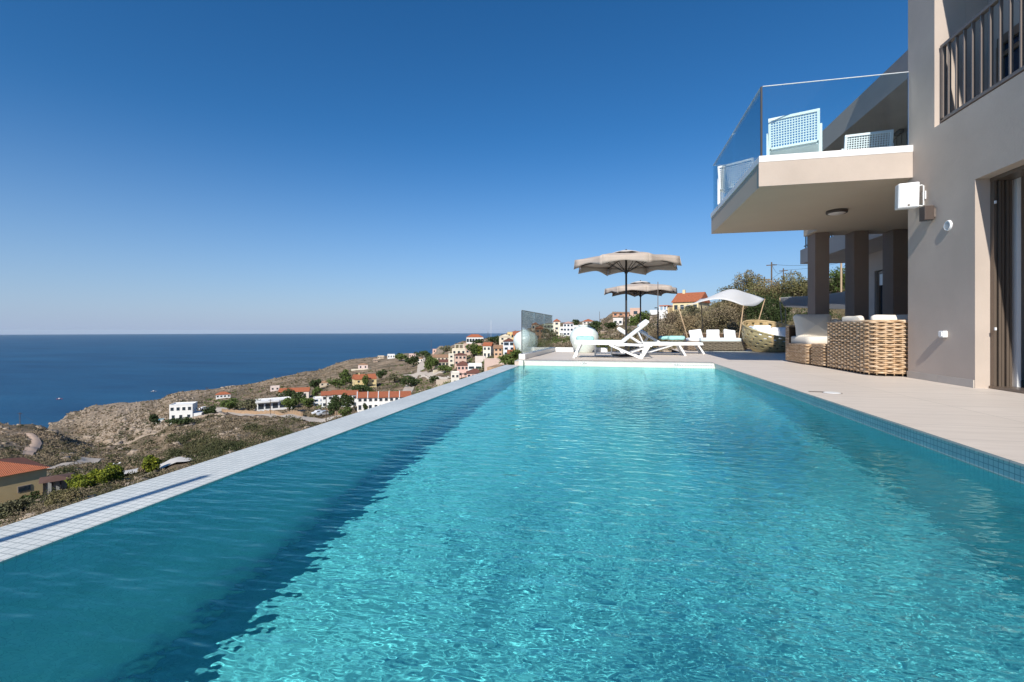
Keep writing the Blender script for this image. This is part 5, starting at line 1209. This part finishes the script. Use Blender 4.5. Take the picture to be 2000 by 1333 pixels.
# ------------------------------------------------------------------ vegetation
def leaf_quads(cen, size, rg, flat=0.0, aspect=.55):
    n = len(cen); d = rg.normal(size=(n, 3)); d[:, 2] *= (1 - flat); d /= np.linalg.norm(d, axis=1)[:, None]
    e = rg.normal(size=(n, 3)); e -= (e * d).sum(1)[:, None] * d; e /= np.linalg.norm(e, axis=1)[:, None]
    s = (size * rg.uniform(.6, 1.35, n))[:, None]; a = d * s; b_ = e * s * aspect
    v = np.stack([cen - a, cen + b_ * .9 - a * .1, cen + a, cen - b_ * .9 - a * .1], 1).reshape(-1, 3)
    q = np.arange(4 * n).reshape(n, 4); return v, q
def crown_pts(n, rx, ry, rz, rg, lobes=9, hollow=.55):
    cs_ = []; 
    lc = rg.normal(size=(lobes, 3)); lc /= np.linalg.norm(lc, axis=1)[:, None]; lc *= rg.uniform(.35, .72, lobes)[:, None]; lr = rg.uniform(.30, .52, lobes)
    k = rg.integers(0, lobes, n); d = rg.normal(size=(n, 3)); d /= np.linalg.norm(d, axis=1)[:, None]
    r_ = rg.uniform(hollow, 1.08, n) ** .7
    p = lc[k] + d * (lr[k] * r_)[:, None]; p[:, 2] = np.maximum(p[:, 2], -.85)
    return p * np.array([rx, ry, rz])
VEG = 0
def plant(name, label, cat, px, yb, wpx, hpx, kind, tmin=40, t=None, trunk=.3, group=None, n=None, part='crown', leaf=None, lobes=9, aspect=.55):
    global VEG; VEG += 1; rg = np.random.default_rng(VEG * 13 + 5)
    p, rz, t = frame_at(px, yb, t, tmin); W = wpx / F * t; Hh = hpx / F * t; BLOCK.append((p.x, p.y, W * .3))
    r = thing(name, label, cat, p, 0, group); th = Hh * trunk; ch = Hh - th
    tr = MB(); tr.tube([(0, 0, -.4), (.02 * W, 0, th * .6), (0, .02 * W, th + ch * .45)], max(.04, W * .035), 7, max(.02, W * .015))
    for k in range(5):
        a = rg.uniform(0, 6.28); tr.tube([(0, 0, th * .8 + .02), (W * .18 * math.cos(a), W * .18 * math.sin(a), th + ch * .35), (W * .34 * math.cos(a), W * .34 * math.sin(a), th + ch * rg.uniform(.5, .85))], max(.02, W * .016), 5, .01)
    tr.build('trunk' if part == 'crown' else 'stem', LM['bark'], r)
    n = n or int(min(2600, max(120, wpx * hpx * 1.1))); leaf = leaf or max(.035, 2.0 / F * t)
    c = crown_pts(n, W * .56, W * .56, ch * .62, rg, lobes); c[:, 2] += th + ch * .5
    v, q = leaf_quads(c, leaf, rg, 0, aspect); npmesh(part, v, q, LM[kind], r)
    return r
T_ = 'tree'
for a in [
 ('tree', 'dark round tree left of the white cubic house', 'tree', 300, 835, 22, 20, 'dark'), ('tree', 'dark shrubby tree right below the white cubic house', 'tree', 352, 832, 34, 15, 'dark'),
 ('tree', 'small dark tree at the road end beside the white car', 'tree', 404, 812, 26, 15, 'dark'), ('tree', 'broad green tree left of the flat white villa', 'tree', 449, 803, 30, 19, 'mid'),
 ('tree', 'brownish round tree between the green tree and the flat white villa', 'tree', 485, 807, 34, 22, 'olive'), ('tree', 'tall green tree at the right end of the flat white villa', 'tree', 564, 808, 26, 26, 'mid'),
 ('tree', 'dense green hedge tree in front of the long red roofed house', 'tree', 562, 782, 32, 16, 'dark'), ('tree', 'green tree between the flat white villa and the blue framed house', 'tree', 583, 794, 24, 22, 'dark'),
 ('tree', 'bright green tree right of the flat villa hedge', 'tree', 602, 798, 26, 18, 'mid'), ('tree', 'tall dark tree behind the blue framed white house', 'tree', 616, 765, 22, 20, 'dark'),
 ('tree', 'light green tree just above the blue framed white house', 'tree', 618, 776, 18, 16, 'mid'), ('tree', 'green tree above the joined white houses, right of the tan roof', 'tree', 655, 758, 30, 14, 'mid'),
 ('tree', 'tall green tree left of the yellow house with red roof', 'tree', 674, 752, 22, 26, 'mid'), ('tree', 'cypress like green tree in front of the yellow house', 'tree', 714, 760, 12, 22, 'mid'),
 ('tree', 'dark round tree right behind the yellow house', 'tree', 744, 742, 18, 16, 'dark'), ('tree', 'dark tree group member below the yellow house', 'tree', 703, 768, 38, 14, 'dark'),
 ('tree', 'dark palm like tree at the parking bay left of the terraced houses', 'tree', 650, 815, 22, 24, 'dark'), ('tree', 'tall dark tree before the rightmost joined white house', 'tree', 677, 806, 20, 30, 'dark'),
 ('tree', 'dark tree between the parking bay and the joined houses', 'tree', 660, 804, 20, 24, 'dark'), ('tree', 'light green bush tree left of the first terraced house', 'tree', 674, 815, 22, 14, 'mid'),
 ('tree', 'thin dark cypress in front of the second terraced house', 'tree', 713, 807, 8, 16, 'dark'), ('tree', 'dark green tree in the field right of the yellow house', 'tree', 801, 758, 32, 20, 'dark'),
 ('tree', 'olive tree in the dry field behind the terraced houses', 'tree', 770, 748, 26, 14, 'olive'), ('tree', 'green tree at the left side of the village lane', 'tree', 806, 718, 24, 18, 'dark'),
 ('tree', 'green tree in the distant coastal hamlet', 'tree', 783, 706, 24, 12, 'mid'), ('tree', 'dark tree at the right edge of the distant hamlet', 'tree', 824, 699, 22, 11, 'dark'),
 ('tree', 'green tree between the lane and the dark roofed cream house', 'tree', 842, 727, 26, 24, 'mid'), ('tree', 'low green tree above the village lane top', 'tree', 838, 706, 18, 14, 'dark'),
 ('tree', 'bright green lawn side bush in the lower village', 'tree', 872, 728, 26, 12, 'mid'), ('tree', 'green tree on the rock knoll behind the village', 'tree', 871, 688, 22, 10, 'olive'),
 ('tree', 'tall olive green tree left of the cream tower house', 'tree', 922, 700, 26, 24, 'mid'), ('tree', 'autumn yellow green tree touching the cream tower house', 'tree', 934, 695, 14, 18, 'yellow'),
 ('tree', 'dark green trees crown behind the tower house roof', 'tree', 968, 676, 26, 18, 'dark'), ('tree', 'dark hedge in front of the white veranda house', 'tree', 932, 673, 26, 8, 'dark'),
 ('tree', 'dark tree below the pink house in the lower village', 'tree', 846, 751, 16, 14, 'dark'), ('tree', 'small round tree at the corner of the lowest pink house', 'tree', 947, 731, 11, 10, 'olive'),
 ('tree', 'green tree behind the brick coloured house at the glass', 'tree', 1072, 668, 26, 22, 'olive'), ('tree', 'dark pine like crown above the tall white house', 'tree', 1125, 642, 14, 14, 'dark'),
 ('tree', 'wide dark green tree right of the white complex', 'tree', 1150, 660, 34, 26, 'dark'), ('tree', 'dark green tree below the skyline house with orange roof', 'tree', 1162, 642, 26, 12, 'dark'),
 ('tree', 'green tree on the hill left of the pole of the nearer umbrella', 'tree', 1192, 646, 24, 16, 'dark'), ('tree', 'light green tree on the hill right of the nearer umbrella pole', 'tree', 1234, 650, 20, 26, 'mid'),
 ('tree', 'bushy olive tree behind the raised back of the nearest lounger', 'tree', 1256, 640, 26, 24, 'mid')]:
    if a[0] == 'tree' and 'bush' in a[1] and 'bushy' not in a[1]: a = ('bush',) + a[1:2] + ('bush',) + a[3:]
    a = list(a); a[5] *= 1.2; a[6] *= 1.2
    plant(*a, tmin=60, trunk=.2, group='trees around the village')
for k, a in enumerate([('leftmost of the three touching yellow green bushes', 160, 962, 46, 38), ('middle one of the three touching yellow green bushes', 190, 956, 42, 44), ('rightmost of the three touching yellow green bushes', 221, 948, 38, 40)]):
    plant('round_bush', a[0], 'bush', a[1], a[2], a[3], a[4], 'yellow', tmin=50, trunk=.05, group='three yellow green bushes', part='foliage', n=3000, lobes=14)
plant('round_bush', 'single yellow green bush with a purplish base right of the street lamp', 'bush', 296, 925, 32, 34, 'yellow', tmin=50, trunk=.05, part='foliage', n=2200, lobes=12)
plant('dry_bush', 'brownish dry bush beside the single yellow green bush', 'bush', 282, 926, 22, 20, 'dry', tmin=50, trunk=.05, part='foliage', n=900)
plant('dry_bush', 'large olive brown bush in front of the pergola', 'bush', 118, 992, 62, 36, 'bank', tmin=45, trunk=.05, part='foliage', n=2600)
plant('dry_bush', 'dark bush under the wall of the ochre house', 'bush', 30, 1008, 70, 30, 'olive', tmin=45, trunk=.05, part='foliage', n=2600)
plant('dry_bush', 'olive bush between the ochre house and the pergola', 'bush', 62, 985, 34, 22, 'dark', tmin=45, trunk=.05, part='foliage', n=1500)
ag = plant('agave_bush', 'spiky green succulent bush at the far left pool corner', 'bush', 992, 712, 36, 26, 'mid', t=13.2, trunk=.02, part='foliage', n=900, leaf=.11, aspect=.22); ag.location = (-2.42, 11.25, -.25)
# the bank to the right of the loungers: individually visible bushes
BK = 'bushes on the bank beside the terrace'
for a in [
 ('tall oleander bush left of the hill crest, against the sky', 1428, 574, 46, 50, 'olive', 40), ('tall feathery green bush on the crest left of the utility poles', 1462, 575, 58, 62, 'bank', 40),
 ('small dark tree top on the crest right of the utility poles', 1520, 548, 26, 22, 'dark', 50), ('wide olive bush on the crest below the tallest utility pole', 1502, 585, 90, 52, 'bank', 34),
 ('broad olive bush on the crest touching the first pillar', 1556, 590, 74, 60, 'bank', 32), ('dark green bush under the arched sail', 1440, 640, 70, 50, 'bank', 26),
 ('deep green bush behind the right pole of the arched sail', 1478, 640, 56, 62, 'dark', 24), ('dark thicket bush above the basket chair', 1515, 652, 62, 66, 'dark', 21),
 ('brown dry bush behind the daybed pillows', 1400, 672, 74, 62, 'dry', 19.5), ('olive dry bush left of the bamboo pole', 1352, 672, 66, 56, 'bank', 21),
 ('grey brown bush below the yellow gabled house', 1322, 640, 60, 44, 'dry', 36), ('small green bush in front of the yellow gabled house', 1345, 612, 44, 26, 'olive', 60),
 ('low dry bush behind the farthest lounger', 1300, 672, 52, 36, 'dry', 24), ('straw coloured bush behind the backrest of the nearest lounger', 1268, 668, 40, 24, 'dry', 26),
 ('dry twiggy bush between daybed and basket chair', 1437, 676, 36, 40, 'dry', 17.8), ('dark bush in the shade of the second sail', 1585, 652, 90, 40, 'dark', 21),
 ('green leafy bush seen between the first two pillars', 1636, 545, 60, 50, 'mid', 34), ('low green bush behind the nearer umbrella base', 1182, 676, 44, 24, 'mid', 24), ('reddish dry bush left of the nearer umbrella', 1160, 668, 40, 20, 'dry', 40)]:
    plant('bank_bush', a[0], 'bush', a[1], a[2], a[3], a[4], a[5], t=a[6], trunk=.04, group=BK, part='foliage', n=int(min(6500, a[3] * a[4] * 1.3)), leaf=max(.03, 1.6 / F * a[6]), lobes=16)
# scattered maquis, one mass
def blocked(x, y):
    for bx, by, br in BLOCK:
        if (x - bx) ** 2 + (y - by) ** 2 < br * br: return True
    return False
def edge_y(px): return 709 + (1013 - px) * .317 if px < 1013 else 690
def scatter(n, xr, yr, tmin, tmax=700, seed=1, cl=.0, sc=6):
    rg = np.random.default_rng(seed); out = []; tries = 0
    while len(out) < n and tries < n * 6:
        tries += 1; px = rg.uniform(*xr); py = rg.uniform(*yr)
        if py > edge_y(px) + 25: continue
        if cl and vn(np.array([px / sc * .12 + seed]), np.array([py / sc * .35]))[0] < rg.uniform(-.35, .25) * cl: continue
        t = ground(px, py, tmin)
        if t is None or t > tmax: continue
        p = P(px, py, t)
        if blocked(p.x, p.y): continue
        out.append((p.x, p.y, t))
    return out, rg
def scrub_mass(name, spots, rg, mat, r0, r1, k=.5, asp=.6, hgt=.6, lf=1.5):
    A = []; S = []
    for x, y, t in spots:
        r_ = rg.uniform(r0, r1) * (1 + .3 * rg.random() ** 3); n = int(np.clip((r_ * F / t) ** 2 * k, 8, 260)); d = rg.normal(size=(n, 3)); d /= np.linalg.norm(d, axis=1)[:, None]
        d[:, 2] = np.abs(d[:, 2]); q = rg.uniform(.45, 1.05, n)[:, None]; c = d * q * np.array([r_, r_ * rg.uniform(.7, 1.2), r_ * hgt * rg.uniform(.7, 1.3)]) + np.array([x, y, 0])
        c[:, 2] += gz(x, y) - .1; A.append(c); S.append(np.full(n, max(.03, lf / F * t)))
    A = np.concatenate(A); S = np.concatenate(S); v, q = leaf_quads(A, S, rg, 0, asp); o = npmesh(name, v, q, mat)
    o['kind'] = 'stuff'; return o
sp, rg = scatter(4300, (-60, 1340), (610, 1040), 40, 700, 3, 1.3)
sp2, _ = scatter(2600, (70, 760), (690, 885), 150, 700, 4, .4); sp3, _ = scatter(1100, (-60, 190), (820, 925), 90, 260, 5, .2); sp += sp2 + sp3
o = scrub_mass('hillside_scrub', sp, rg, LM['scrub'], .5, 1.5); o['label'] = 'low dry maquis scrub covering the hillside'; o['category'] = 'scrub'
sp, rg = scatter(1100, (-60, 1300), (640, 1040), 40, 420, 9, 1.0, 11)
sp2, _ = scatter(420, (330, 660), (815, 910), 60, 200, 12, .3); sp3, _ = scatter(620, (400, 1180), (655, 800), 120, 400, 13, .5); sp += sp2
og = scrub_mass('village_greenery', sp3, np.random.default_rng(77), LM['mid'], .8, 2.2); og['label'] = 'green garden shrubs between the village houses'; og['category'] = 'shrubs'
o = scrub_mass('green_scrub', sp, rg, LM['gscrub'], .7, 2.0); o['label'] = 'darker green shrubs dotted over the hillside'; o['category'] = 'scrub'
sp, rg = scatter(650, (1150, 1700), (530, 690), 14.8, 70, 21, 0)
o = scrub_mass('bank_scrub', sp, rg, LM['bank'], .3, .75, 1.0, .35, .9, 1.4); o['label'] = 'tangled scrub covering the bank beside the terrace'; o['category'] = 'scrub'
sp, rg = scatter(420, (1150, 1700), (540, 690), 14.8, 50, 22, 0)
o = scrub_mass('dry_twigs', sp, rg, LM['dry'], .25, .6, 1.0, .12, 1.0, 2.6); o['label'] = 'dry straw coloured twigs on the bank'; o['category'] = 'dry grass'
def rocks(name, spots, rg, s0, s1, label, mat=None):
    base = np.array([(x, y, z) for z in (-.5, .5) for y in (-.5, .5) for x in (-.5, .5)]); fq = np.array([(0, 2, 3, 1), (4, 5, 7, 6), (0, 1, 5, 4), (2, 6, 7, 3), (0, 4, 6, 2), (1, 3, 7, 5)])
    V_ = []; Q_ = []
    for i, (x, y, t) in enumerate(spots):
        s = rg.uniform(s0, s1) * (1 + 1.5 * rg.random() ** 6); b_ = base * (1 + rg.uniform(-.35, .35, (8, 3))) * np.array([1.2, 1, .6]) * s; b_[4:, :2] *= rg.uniform(.45, .9)
        a = rg.uniform(0, 6.28); R = np.array([[math.cos(a), -math.sin(a), 0], [math.sin(a), math.cos(a), 0], [0, 0, 1]]); b_ = b_ @ R.T + np.array([x, y, gz(x, y)]); V_.append(b_); Q_.append(fq + 8 * i)
    o = npmesh(name, np.concatenate(V_), np.concatenate(Q_), mat or MAT_ROCK); o['kind'] = 'stuff'; o['label'] = label; o['category'] = 'rocks'
sp, rg = scatter(3000, (75, 470), (750, 880), 200, 600, 31, .8)
rocks('headland_rocks', sp, rg, .35, 1.2, 'pale limestone rocks strewn over the coastal headland')
sp, rg = scatter(1500, (-50, 1300), (620, 1030), 45, 650, 32, .5)
rocks('hillside_rocks', sp, rg, .3, 1.0, 'small pale rocks scattered over the hillside')
sp, rg = scatter(520, (1150, 1700), (560, 690), 14.3, 40, 33, 0)
rocks('bank_rocks', sp, rg, .10, .38, 'pale rocks on the bank beside the terrace')
# ------------------------------------------------------------------ air
mh = bpy.data.materials.new('haze_air'); mh.use_nodes = True; n = mh.node_tree.nodes; n.clear(); oo = n.new('ShaderNodeOutputMaterial'); pv = n.new('ShaderNodeVolumePrincipled')
pv.inputs['Color'].default_value = (.80, .92, 1, 1); pv.inputs['Density'].default_value = 1.2e-5; pv.inputs['Anisotropy'].default_value = .0
mh.node_tree.links.new(pv.outputs[0], oo.inputs['Volume'])
hb = MB().box(-54000, 54000, -54000, 54000, -600, 40).build('haze', mh); hb['kind'] = 'stuff'
